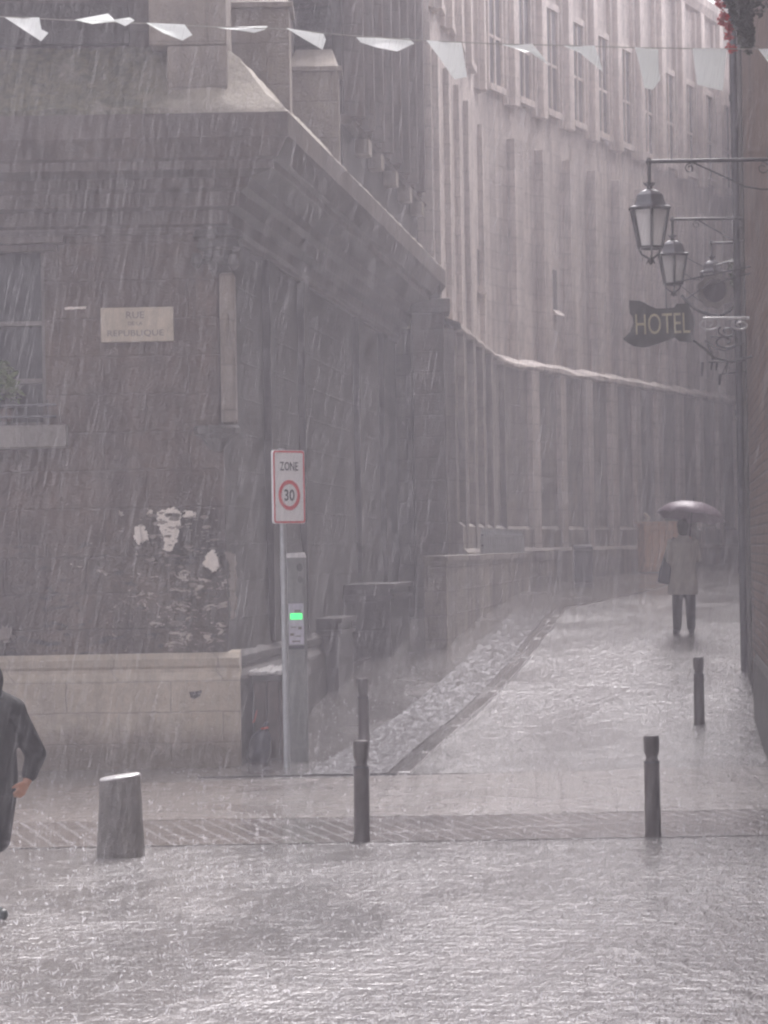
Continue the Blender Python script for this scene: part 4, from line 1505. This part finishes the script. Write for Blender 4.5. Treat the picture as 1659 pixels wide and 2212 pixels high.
fb_c = P(1600, 40, 28.5)
fb = empty('flower_basket', fb_c)
tag(fb, 'overflowing basket of red flowers high on the brick house wall', 'flowers')
bm = B()
for k in range(8):
    t = k / 7
    q = P(1568 + 34 * t, -25 + 112 * t, 28.5) - fb_c
    leaves(bm, q + Vector((0.06, 0, 0)), (0.16 - 0.09 * t, 0.2, 0.14), 190, 0.06, k)
q = P(1622, -10, 28.5) - fb_c
leaves(bm, q, (0.22, 0.2, 0.25), 420, 0.07, 55)
obj('foliage', bm, M['leafdark'], fb)
bm = B()
for k in range(26):
    t = (k + 0.5) / 26
    q = P(1540 + 46 * t + random.uniform(-6, 8), -20 + 130 * t + random.uniform(-8, 8), 28.4) - fb_c
    leaves(bm, q, (0.035, 0.05, 0.035), 22, 0.04, 100 + k)
obj('blossom', bm, M['bloom'], fb)
bm = B()
q = P(1632, -30, 28.5) - fb_c
lathe(bm, [(0.05, -0.12), (0.14, -0.02), (0.18, 0.1), (0.16, 0.1)], q, 16)
obj('basket', bm, M['darkstone'], fb)

wp_c = P(1590, 590, 47.0)
wp = empty('wall_shrub', wp_c)
tag(wp, 'small green shrub growing on the wall beside the round sign', 'plant')
bm = B()
for k, (x, y, rx) in enumerate(((1586, 575, 0.11), (1594, 592, 0.14), (1588, 612, 0.10), (1600, 622, 0.14), (1602, 580, 0.12))):
    leaves(bm, P(x, y, 47) - wp_c, (rx, 0.15, 0.14), 130, 0.07, 300 + k)
obj('foliage', bm, M['leaf'], wp)
bm = B()
tube(bm, [P(1600, 630, 47) - wp_c, P(1594, 600, 47) - wp_c, P(1588, 575, 47) - wp_c], [0.02, 0.014, 0.006], 6)
obj('stem', bm, M['darkstone'], wp)

pt_c = P(8, 850, 32.9)
pt = empty('window_plant', pt_c)
tag(pt, 'leafy green pot plant behind the guard of the corner building window', 'plant')
bm = B()
for k, (x, y) in enumerate(((-6, 812), (6, 800), (16, 815), (22, 835), (4, 835), (30, 850), (-10, 850))):
    leaves(bm, P(x, y, 33.08) - pt_c, (0.09, 0.08, 0.10), 34, 0.11, 400 + k)
obj('foliage', bm, plain('bright plant leaves', (0.10, 0.15, 0.04), 0.45, 0, 0.6, 6), pt)
bm = B()
lathe(bm, [(0.07, 0.0), (0.09, 0.14), (0.10, 0.15)], Vector((0, 0.16, 3.90 - pt_c.z)), 14)
obj('pot', bm, M['cabinet'], pt)

# ------------------------------------------------------------------ bin and crate by the church
lb = empty('litter_bin', G(1260, 64.3))
tag(lb, 'dark grey boxy litter bin standing against the church plinth', 'bin')
bm = B()
box(bm, -0.20, 0.20, -0.2, 0.2, 0.0, 0.70)
obj('body', bm, M['iron'], lb, bevel=0.03)
bm = B()
prism(bm, [(-0.22, -0.22, 0.703), (0.22, -0.22, 0.703), (0.20, -0.2, 0.78), (-0.2, -0.2, 0.80)], [(-0.22, 0.22, 0.703), (0.22, 0.22, 0.703), (0.20, 0.2, 0.82), (-0.2, 0.2, 0.82)])
obj('lid', bm, M['iron'], lb, bevel=0.02)
cr_g = G(1432, 69.0)
cr = empty('timber_crate', cr_g, R(10))
tag(cr, 'tall tan timber crate beside the church behind the walker with umbrella', 'crate')
bm = B()
for k in range(5):
    box(bm, -0.42 + k * 0.165, -0.42 + k * 0.165 + 0.155, -0.02, 0.0, 0.04, 1.17 - 0.01 * (k % 2))
    box(bm, -0.42 + k * 0.165, -0.42 + k * 0.165 + 0.155, 0.6, 0.62, 0.04, 1.16)
for k in range(4):
    for x in (-0.44, 0.40):
        box(bm, x, x + 0.018, k * 0.15, k * 0.15 + 0.14, 0.04, 1.16)
obj('boards', bm, M['woodtan'], cr, bevel=0.004)
for z in (0.12, 1.0):
    bm = B()
    box(bm, -0.45, 0.43, -0.045, -0.021, z, z + 0.1)
    obj('batten', bm, M['woodtan'], cr, bevel=0.004)
bm = B()
box(bm, -0.47, 0.45, -0.05, 0.66, 1.172, 1.20)
obj('lid', bm, M['woodtan'], cr, bevel=0.004)
bm = B()
tube(bm, [(-0.40, 0, 1.2), (-0.33, -0.02, 1.29), (-0.42, -0.02, 1.40)], [0.05, 0.06, 0.035], 8)
obj('rag', bm, M['plate'], cr, smooth=True)

# ------------------------------------------------------------------ people
def hand(base, dirn, side, s=1.0, curl=0.5):
    """five fingers as capsules; dirn = along the hand, side = towards the thumb"""
    dirn = Vector(dirn).normalized()
    side = (Vector(side) - dirn * Vector(side).dot(dirn)).normalized()
    nrm = dirn.cross(side)
    b = Vector(base)
    out = []
    for k in range(4):
        o = side * (0.030 - 0.020 * k) * s
        out.append(('c', b + o * 0.5, 0.015 * s, b + dirn * 0.075 * s + o, 0.0135 * s))
        L_ = (0.072, 0.08, 0.074, 0.058)[k] * s
        k0 = b + dirn * 0.08 * s + o
        k1 = k0 + (dirn * math.cos(curl * 0.6) + nrm * math.sin(curl * 0.6)) * L_ * 0.5
        k2 = k1 + (dirn * math.cos(curl * 1.4) + nrm * math.sin(curl * 1.4)) * L_ * 0.5
        out += [('c', k0, 0.0098 * s, k1, 0.009 * s), ('c', k1, 0.009 * s, k2, 0.0075 * s)]
    t0 = b + side * 0.03 * s + dirn * 0.02 * s
    t1 = t0 + (side * 0.6 + dirn * 0.7).normalized() * 0.045 * s
    t2 = t1 + (side * 0.2 + dirn * 0.9 + nrm * 0.3).normalized() * 0.032 * s
    out += [('c', t0, 0.014 * s, t1, 0.0115 * s), ('c', t1, 0.0115 * s, t2, 0.009 * s)]
    return out


def head(c, face, s=1.0):
    """skull, jaw, nose, ears; face = horizontal facing direction"""
    c = Vector(c)
    f = Vector(face).normalized()
    r = Vector((f.y, -f.x, 0))
    u = Vector((0, 0, 1))
    b = [('e', c + u * 0.02 * s - f * 0.01 * s, (0.078 * s, 0.088 * s, 0.105 * s)), ('e', c - u * 0.06 * s + f * 0.025 * s, (0.055 * s, 0.055 * s, 0.06 * s)),
         ('c', c + f * 0.085 * s + u * 0.01 * s, 0.010 * s, c + f * 0.102 * s - u * 0.025 * s, 0.014 * s),
         ('c', c + f * 0.07 * s - u * 0.06 * s - r * 0.02 * s, 0.011 * s, c + f * 0.07 * s - u * 0.06 * s + r * 0.02 * s, 0.011 * s)]
    for q in (-1, 1):
        b.append(('c', c + r * 0.079 * q * s + u * 0.02 * s, 0.013 * s, c + r * 0.077 * q * s - u * 0.025 * s, 0.010 * s))
        b.append(('e', c + f * 0.072 * s + r * 0.03 * q * s + u * 0.012 * s, (0.014 * s, 0.014 * s, 0.009 * s)))
    return b


# walker with umbrella, seen from behind
wd = 45.5
wg = G(1479, wd, 0.004)
WK = empty('person', wg)
tag(WK, 'person in a grey beige knee length coat walking away under an umbrella', 'person')
V = Vector
hipz, shz = 0.86, 1.40
lf, rf = V((-0.105, 0.05, 0.05)), V((0.10, -0.02, 0.05))
body = [('e', (0, 0, 1.02), (0.15, 0.11, 0.17)), ('e', (0, 0, 1.26), (0.165, 0.10, 0.19)), ('c', (0, 0, 1.42), 0.055, (0, 0.01, 1.52), 0.05),
        ('c', (-0.08, 0, hipz), 0.085, (-0.10, 0.02, 0.48), 0.06), ('c', (-0.10, 0.02, 0.48), 0.058, lf + V((0, 0, 0.04)), 0.036),
        ('c', (0.08, 0, hipz), 0.085, (0.095, -0.03, 0.48), 0.06), ('c', (0.095, -0.03, 0.48), 0.058, rf + V((0, 0, 0.04)), 0.036),
        ('c', lf, 0.04, lf + V((-0.02, 0.13, -0.015)), 0.035), ('c', rf, 0.04, rf + V((0.02, 0.13, -0.015)), 0.035),
        ('c', (-0.18, 0, shz), 0.05, (-0.23, 0.0, 1.12), 0.042), ('c', (-0.23, 0.0, 1.12), 0.038, (-0.19, 0.10, 0.90), 0.028),
        ('c', (0.18, 0, shz), 0.05, (0.22, 0.06, 1.16), 0.042), ('c', (0.22, 0.06, 1.16), 0.038, (0.13, 0.20, 1.36), 0.028)]
body += head((0, 0.02, 1.63), (0.1, 1, 0))
body += hand((-0.19, 0.11, 0.88), (0.05, 0.2, -1), (0.2, 1, 0))
body += hand((0.125, 0.21, 1.38), (-0.1, 0.05, 1), (-1, 0.2, 0), 1.0, 1.6)
solid('body', body, 0.011, M['skin'], WK)
solid('trousers', [('e', (0, 0, 0.88), (0.16, 0.12, 0.10)), ('c', (-0.08, 0, hipz), 0.10, (-0.10, 0.02, 0.48), 0.082), ('c', (-0.10, 0.02, 0.48), 0.082, lf + V((0, 0, 0.05)), 0.066),
                   ('c', (0.08, 0, hipz), 0.10, (0.095, -0.03, 0.48), 0.082), ('c', (0.095, -0.03, 0.48), 0.082, rf + V((0, 0, 0.05)), 0.066)], 0.013, M['trouser'], WK)
coat = [('l', [((-0.015, 0, 0.60), 0.235, 0.165), ((-0.012, 0, 0.75), 0.225, 0.155), ((-0.005, 0, 0.98), 0.195, 0.14), ((0, 0, 1.12), 0.185, 0.135), ((0, 0, 1.30), 0.205, 0.135),
               ((0, 0, 1.39), 0.195, 0.12), ((0, 0, 1.45), 0.12, 0.095), ((0, 0, 1.50), 0.08, 0.08)])]
coat += [('c', (-0.17, 0, shz - 0.01), 0.072, (-0.235, 0.0, 1.12), 0.064), ('c', (-0.235, 0.0, 1.12), 0.062, (-0.20, 0.09, 0.93), 0.054),
         ('c', (0.17, 0, shz - 0.01), 0.072, (0.225, 0.06, 1.15), 0.064), ('c', (0.225, 0.06, 1.15), 0.062, (0.14, 0.18, 1.32), 0.05), ('c', (0, 0, 1.44), 0.075, (0, 0, 1.49), 0.07)]
solid('coat', coat, 0.014, M['coat'], WK)
solid('hair', [('e', (0, -0.005, 1.655), (0.092, 0.10, 0.115)), ('e', (0, -0.035, 1.58), (0.085, 0.07, 0.10))], 0.012, M['hair'], WK)
for s_, f in ((-1, lf), (1, rf)):
    solid('shoe', [('c', f + V((0, -0.03, -0.005)), 0.047, f + V((0.02 * s_, 0.15, -0.012)), 0.04), ('c', f + V((0, -0.02, 0.02)), 0.045, f + V((0, 0, 0.06)), 0.04)], 0.011, M['jacket'], WK)
# umbrella
ap = P(1497, 1084, wd + 0.2)
um = empty('umbrella', ap)
tag(um, 'dark plum umbrella held open and tilted over the walker', 'umbrella')
um.rotation_euler = (R(-8), R(9), 0)
bm = B()
n = 8
rows = []
for j in range(7):
    t = j / 6
    ring = []
    for k in range(n * 4):
        a = k * 2 * math.pi / (n * 4)
        sc_ = 1 - 0.07 * (abs(math.sin(a * n / 2)) if t > 0.2 else 0) * t
        rr = 0.54 * math.sin(t * 1.35) / math.sin(1.35) * sc_
        z = -0.25 * (1 - math.cos(t * 1.35)) / (1 - math.cos(1.35)) + 0.03 * abs(math.sin(a * n / 2)) * t * t
        ring.append((rr * math.cos(a), rr * math.sin(a), z))
    rows.append(ring)
def shell(off):
    return [[bm.verts.new((x, y, z - off)) for x, y, z in r] for r in rows]
s1, s2 = shell(0.0), shell(0.006)
m_ = n * 4
for S_ in (s1, s2):
    for a, b in zip(S_[1:], S_[2:]):
        for k in range(m_):
            bm.faces.new((a[k], a[(k + 1) % m_], b[(k + 1) % m_], b[k]))
    bm.faces.new(S_[1])
for k in range(m_):
    bm.faces.new((s1[-1][k], s1[-1][(k + 1) % m_], s2[-1][(k + 1) % m_], s2[-1][k]))
for S_ in (s1, s2):
    bmesh.ops.delete(bm, geom=S_[0], context='VERTS')
obj('canopy', bm, M['umb'], um, smooth=True)
hp = (WK.location + V((0.125, 0.22, 1.46))) - ap
rot = Matrix.Rotation(R(9), 3, 'Y') @ Matrix.Rotation(R(-8), 3, 'X')
hp = rot.inverted() @ hp
bm = B()
tube(bm, [(0, 0, 0.05), (0, 0, -0.1), hp, hp * 1.12], 0.009, 8)
obj('shaft', bm, M['iron'], um)
for k in range(8):
    a = k * math.pi / 4
    bm = B()
    tube(bm, [(0.02 * math.cos(a), 0.02 * math.sin(a), -0.02), (0.27 * math.cos(a), 0.27 * math.sin(a), -0.085), (0.52 * math.cos(a), 0.52 * math.sin(a), -0.25)], 0.004, 5)
    obj('rib', bm, M['iron_wet'], um)
# shoulder bag
bgw = wg + V((-0.30, 0.02, 0.95))
sb = empty('shoulder_bag', bgw)
tag(sb, 'dark grey bag hanging at the hip of the walker in the coat', 'bag')
bm = B()
pts = [(-0.10, -0.16), (0.09, -0.20), (0.11, 0.05), (0.06, 0.20), (0.0, 0.22), (-0.05, 0.08)]
slab(bm, pts, -0.07, 0.07)
obj('pouch', bm, plain('dark slate canvas', (0.035, 0.038, 0.05), 0.6), sb, bevel=0.02)
bm = B()
tube(bm, [(0.0, 0.0, 0.2), (0.06, -0.02, 0.36), (0.16, -0.01, 0.52), (0.2, 0.05, 0.5), (0.1, 0.12, 0.3), (0.02, 0.08, 0.18)], 0.014, 6)
obj('strap', bm, M['jacket'], sb)

# man at the edge of the square
md_ = 20.0
mg_ = G(-22, md_, 0.005)
MN = empty('person', mg_)
tag(MN, 'person in a black jacket and dark trousers striding past, arm swung low', 'person')
HD = V((-0.005, -0.06, 1.56))
la, ra = V((-0.16, 0.48, 0.36)), V((0.03, -0.30, 0.085))
mb = [('e', (-0.02, 0, 1.02), (0.16, 0.12, 0.17)), ('e', (-0.03, -0.01, 1.27), (0.18, 0.115, 0.20)), ('c', (-0.04, -0.02, 1.43), 0.06, (-0.02, -0.04, 1.50), 0.055),
      ('c', (0.10, 0, 0.88), 0.095, (0.045, 0.09, 0.49), 0.05), ('c', (0.045, 0.09, 0.49), 0.045, la + V((0, 0, 0.03)), 0.04),
      ('c', (-0.10, 0, 0.88), 0.095, (-0.10, -0.20, 0.50), 0.068), ('c', (-0.10, -0.20, 0.50), 0.064, ra + V((0, 0, 0.05)), 0.04),
      ('c', ra, 0.042, ra + V((0.09, -0.12, -0.03)), 0.036), ('c', la, 0.042, la + V((-0.03, 0.10, -0.12)), 0.036),
      ('c', (0.20, 0, 1.36), 0.055, (0.325, 0.05, 1.06), 0.046), ('c', (0.325, 0.05, 1.06), 0.042, (0.27, -0.04, 0.90), 0.030),
      ('c', (-0.24, 0, 1.36), 0.055, (-0.34, -0.05, 1.08), 0.046), ('c', (-0.34, -0.05, 1.08), 0.042, (-0.36, -0.2, 0.92), 0.030)]
mb += head(HD, (-0.8, -0.6, 0))
mb += hand((0.265, -0.05, 0.885), (-0.5, -0.2, -0.75), (-0.6, -0.4, 0.3), 0.92, 0.9)
mb += hand((-0.365, -0.21, 0.90), (-0.1, -0.3, -0.9), (-0.2, -1, 0.3), 1.05, 0.5)
solid('body', mb, 0.0075, M['skin'], MN, smooth_it=3)
solid('trousers', [('e', (0, 0, 0.90), (0.18, 0.14, 0.11)), ('c', (0.10, 0, 0.86), 0.105, (0.055, 0.10, 0.49), 0.080), ('c', (0.055, 0.10, 0.49), 0.078, la + V((0.01, -0.02, 0.01)), 0.066),
                   ('c', (-0.10, 0, 0.88), 0.115, (-0.10, -0.20, 0.52), 0.098), ('c', (-0.10, -0.20, 0.52), 0.092, ra + V((-0.02, 0.02, 0.12)), 0.072)], 0.014, M['trouser'], MN)
jk = [('l', [((0.0, 0, 0.80), 0.20, 0.16), ((0.0, 0, 0.95), 0.205, 0.16), ((-0.01, 0, 1.15), 0.205, 0.155), ((-0.025, 0, 1.32), 0.225, 0.15), ((-0.035, 0, 1.42), 0.19, 0.13),
             ((-0.03, -0.01, 1.47), 0.13, 0.12), ((-0.02, -0.02, 1.52), 0.115, 0.11)]),
      ('c', (0.02, 0.0, 1.44), 0.10, (0.18, 0.0, 1.37), 0.09)]
jk += [('c', (0.17, 0, 1.38), 0.085, (0.32, 0.05, 1.07), 0.074), ('c', (0.32, 0.05, 1.07), 0.072, (0.285, -0.02, 0.945), 0.056),
       ('c', (-0.23, 0, 1.38), 0.085, (-0.34, -0.05, 1.08), 0.072), ('c', (-0.34, -0.05, 1.08), 0.07, (-0.36, -0.17, 0.96), 0.055), ('c', (-0.05, -0.01, 1.42), 0.09, (-0.09, -0.03, 1.48), 0.075)]
solid('jacket', jk, 0.012, M['jacket'], MN)
solid('hood', [('e', HD + V((0.02, 0.02, 0.015)), (0.108, 0.112, 0.142)), ('e', HD + V((0.01, 0.02, -0.08)), (0.115, 0.112, 0.085))], 0.012, M['jacket'], MN)
solid('hair', [('e', HD + V((0.01, 0.008, 0.04)), (0.088, 0.094, 0.09))], 0.012, M['hair'], MN)
for f, dv in ((ra, V((0.11, -0.13, -0.03))), (la, V((-0.03, 0.11, -0.13)))):
    solid('shoe', [('c', f + V((0.0, 0.03, -0.005)), 0.050, f + dv, 0.042), ('c', f, 0.05, f + V((0, 0.01, 0.08)), 0.045)], 0.010, M['shoe'], MN)

# ------------------------------------------------------------------ bunting
bd = 20.5
bc = P(830, 85, bd)
bt = empty('bunting', bc)
tag(bt, 'string of wet white pennants strung high across the street mouth', 'bunting')
bm = B()
sp = [(-300, 10), (0, 36), (160, 44), (300, 50), (460, 58), (600, 62), (760, 77), (900, 87), (1080, 95), (1220, 98), (1370, 103), (1500, 105), (1640, 106), (1760, 104)]
tube(bm, [P(x, y, bd) - bc for x, y in sp], 0.0035, 5)
obj('cord', bm, M['cord'], bt)
flags = [[(9, 36), (85, 38), (91, 66), (106, 73), (92, 94), (50, 66)],
         [(163, 45), (233, 29), (248, 45), (281, 40), (292, 46), (273, 61), (257, 49), (200, 52)],
         [(316, 50), (399, 54), (417, 80), (396, 92), (354, 72)],
         [(467, 59), (578, 55), (572, 63), (550, 71), (500, 66)],
         [(619, 62), (699, 73), (704, 87), (697, 110), (655, 86)],
         [(770, 79), (884, 83), (895, 94), (858, 115), (815, 106), (779, 91)],
         [(921, 88), (997, 89), (1003, 130), (1008, 172), (980, 179), (950, 132)],
         [(1082, 95), (1150, 95), (1168, 118), (1185, 143), (1152, 112), (1133, 117), (1110, 106)],
         [(1217, 98), (1284, 99), (1293, 126), (1300, 160), (1285, 148), (1250, 116)],
         [(1371, 103), (1423, 105), (1421, 150), (1424, 176), (1406, 202), (1387, 198), (1380, 150)],
         [(1495, 105), (1569, 105), (1562, 160), (1556, 204), (1501, 190), (1498, 150)],
         [(1638, 106), (1715, 106), (1712, 160), (1700, 200), (1668, 150)]]
for i, f in enumerate(flags):
    rn = random.Random(i)
    ph = rn.uniform(0, 6)
    bm = B()
    pts = []
    for x, y in f:
        drop = (y - min(q[1] for q in f)) / F * bd
        pts.append(P(x, y, bd) - bc + V((0, -0.55 * drop - 0.03 * math.sin(ph + x * 0.05), 0)))
    cen = sum(pts, V()) / len(pts) + V((0, -0.012, 0))
    fr_ = [bm.verts.new(p) for p in pts]
    c_ = bm.verts.new(cen)
    bk_ = [bm.verts.new(p + V((0, 0.003, 0))) for p in pts]
    c2 = bm.verts.new(cen + V((0, 0.003, 0)))
    m_ = len(pts)
    for k in range(m_):
        bm.faces.new((fr_[k], fr_[(k + 1) % m_], c_))
        bm.faces.new((bk_[(k + 1) % m_], bk_[k], c2))
        bm.faces.new((fr_[(k + 1) % m_], fr_[k], bk_[k], bk_[(k + 1) % m_]))
    bmesh.ops.recalc_face_normals(bm, faces=bm.faces)
    obj('pennant', bm, M['flag'], bt, smooth=True)

# ------------------------------------------------------------------ rain
bm = B()
rn = random.Random(11)
fall = V((-0.20, -0.04, -1.0)).normalized()
side = fall.cross(V((0, 1, 0))).normalized()
back = fall.cross(side).normalized()
RAIN_N = 135000
for i in range(RAIN_N):
    d_ = 7.0 + 32.0 * rn.random() ** 0.6
    x = rn.uniform(-0.19, 0.19) * d_
    z = CAMZ + rn.uniform(-0.17, 0.215) * d_
    if z < zg(d_) + 0.05: continue
    if d_ > 32.0 and x < apl(d_) + 1.0: continue
    if x > epl(d_) - 0.1: continue
    L_ = 0.05 + 0.26 * rn.random() ** 1.5
    if i % 5 == 0:
        r_ = (0.0006 + 0.0004 * rn.random() ** 2) * (0.6 + d_ / 30)
    else:
        r_ = (0.00035 + 0.0004 * rn.random() ** 2) * (0.6 + d_ / 30)
    p = V((x, d_, z))
    f = (fall + V((rn.gauss(0, 0.025), 0, 0))).normalized()
    a = bm.verts.new(p - f * L_ / 2)
    b = bm.verts.new(p + f * L_ / 2)
    mid = [bm.verts.new(p + f * L_ * 0.2 + (side * math.cos(k * 2.094) + back * math.sin(k * 2.094)) * r_) for k in range(3)]
    for k in range(3):
        bm.faces.new((a, mid[k], mid[(k + 1) % 3]))
        bm.faces.new((b, mid[(k + 1) % 3], mid[k]))
me = bpy.data.meshes.new('rain')
bm.to_mesh(me)
bm.free()
rain = link('rain', me, M['rain'])
tag(rain, 'heavy slanting rain falling through the street', 'rain', kind='stuff')

# splashes where the drops strike
bm = B()
rn = random.Random(21)
for i in range(6500):
    d_ = 13.5 + 36.0 * rn.random() ** 1.2
    x = rn.uniform(-0.15, 0.14) * d_
    if d_ > 32.5 and (x < apl(d_) + 0.1 or x > epl(d_) - 0.1): continue
    z = zg(d_) + 0.008
    h_ = rn.uniform(0.006, 0.035) * (1 if rn.random() < 0.7 else 1.5)
    r_ = rn.uniform(0.002, 0.006)
    for j in range(2):
        ox, oy = rn.uniform(-0.02, 0.02), rn.uniform(-0.02, 0.02)
        a = bm.verts.new((x + ox * 0.4, d_ + oy * 0.4, z))
        b = bm.verts.new((x + ox * 1.6, d_ + oy * 1.6, z + h_))
        q = V((x + ox, d_ + oy, z + h_ * 0.72))
        mid = [bm.verts.new(q + V((r_ * math.cos(k * 2.094), r_ * math.sin(k * 2.094), 0))) for k in range(3)]
        for k in range(3):
            bm.faces.new((a, mid[(k + 1) % 3], mid[k]))
            bm.faces.new((b, mid[k], mid[(k + 1) % 3]))
me = bpy.data.meshes.new('rain_splash')
bm.to_mesh(me)
bm.free()
tag(link('rain_splash', me, M['splash']), 'small splashes of rain leaping from the flooded paving', 'rain splash', kind='stuff')

# ------------------------------------------------------------------ haze
bm = B()
box(bm, -60, 70, -20, 130, -1.2, 21.0)
hz = obj('haze', bm, None)
s = N('rain haze')
v = s.n('VolumePrincipled', i_Density=0.0041, i_Anisotropy=0.0)
v.inputs['Color'].default_value = (0.90, 0.87, 0.96, 1)
s.t.links.new(v.outputs[0], s.out.inputs['Volume'])
hz.data.materials.append(s.m)
tag(hz, 'pale grey rain haze filling the street', 'haze', kind='stuff')

# ------------------------------------------------------------------ light
w = bpy.data.worlds.new('World')
sc.world = w
w.use_nodes = True
nt = w.node_tree
nt.nodes.clear()
SUN_EL, SUN_AZ = R(58), R(22)
sky = nt.nodes.new('ShaderNodeTexSky')
sky.sky_type = 'NISHITA'
sky.sun_disc = False
sky.sun_elevation = SUN_EL
sky.sun_rotation = SUN_AZ
sky.air_density = 1.0
sky.dust_density = 6.0
hsv = nt.nodes.new('ShaderNodeHueSaturation')
hsv.inputs['Saturation'].default_value = 0.12
mx = nt.nodes.new('ShaderNodeMixRGB')
mx.blend_type = 'MULTIPLY'
mx.inputs[0].default_value = 1.0
mx.inputs[2].default_value = (1.0, 0.955, 0.99, 1)
bgn = nt.nodes.new('ShaderNodeBackground')
bgn.inputs[1].default_value = 0.15
wo = nt.nodes.new('ShaderNodeOutputWorld')
nt.links.new(sky.outputs[0], hsv.inputs['Color'])
nt.links.new(hsv.outputs[0], mx.inputs[1])
nt.links.new(mx.outputs[0], bgn.inputs[0])
nt.links.new(bgn.outputs[0], wo.inputs[0])
ld = bpy.data.lights.new('sun', 'SUN')
ld.energy = 1.0
ld.angle = R(45)
ld.color = (1.0, 0.96, 0.94)
lo = bpy.data.objects.new('sun', ld)
col.objects.link(lo)
sd = V((math.sin(SUN_AZ) * math.cos(SUN_EL), math.cos(SUN_AZ) * math.cos(SUN_EL), math.sin(SUN_EL)))
lo.rotation_euler = sd.to_track_quat('Z', 'Y').to_euler()

sc.view_settings.view_transform = 'Standard'
sc.view_settings.look = 'None'
sc.view_settings.gamma = 1.0
sc.view_settings.use_curve_mapping = False
sc.view_settings.exposure = 1.36
sc.render.engine = 'CYCLES'
sc.cycles.transparent_max_bounces = 24
sc.cycles.max_bounces = 7
sc.cycles.diffuse_bounces = 3
sc.cycles.glossy_bounces = 3
sc.cycles.volume_bounces = 1
sc.cycles.use_denoising = True
sc.cycles.filter_width = 2.3
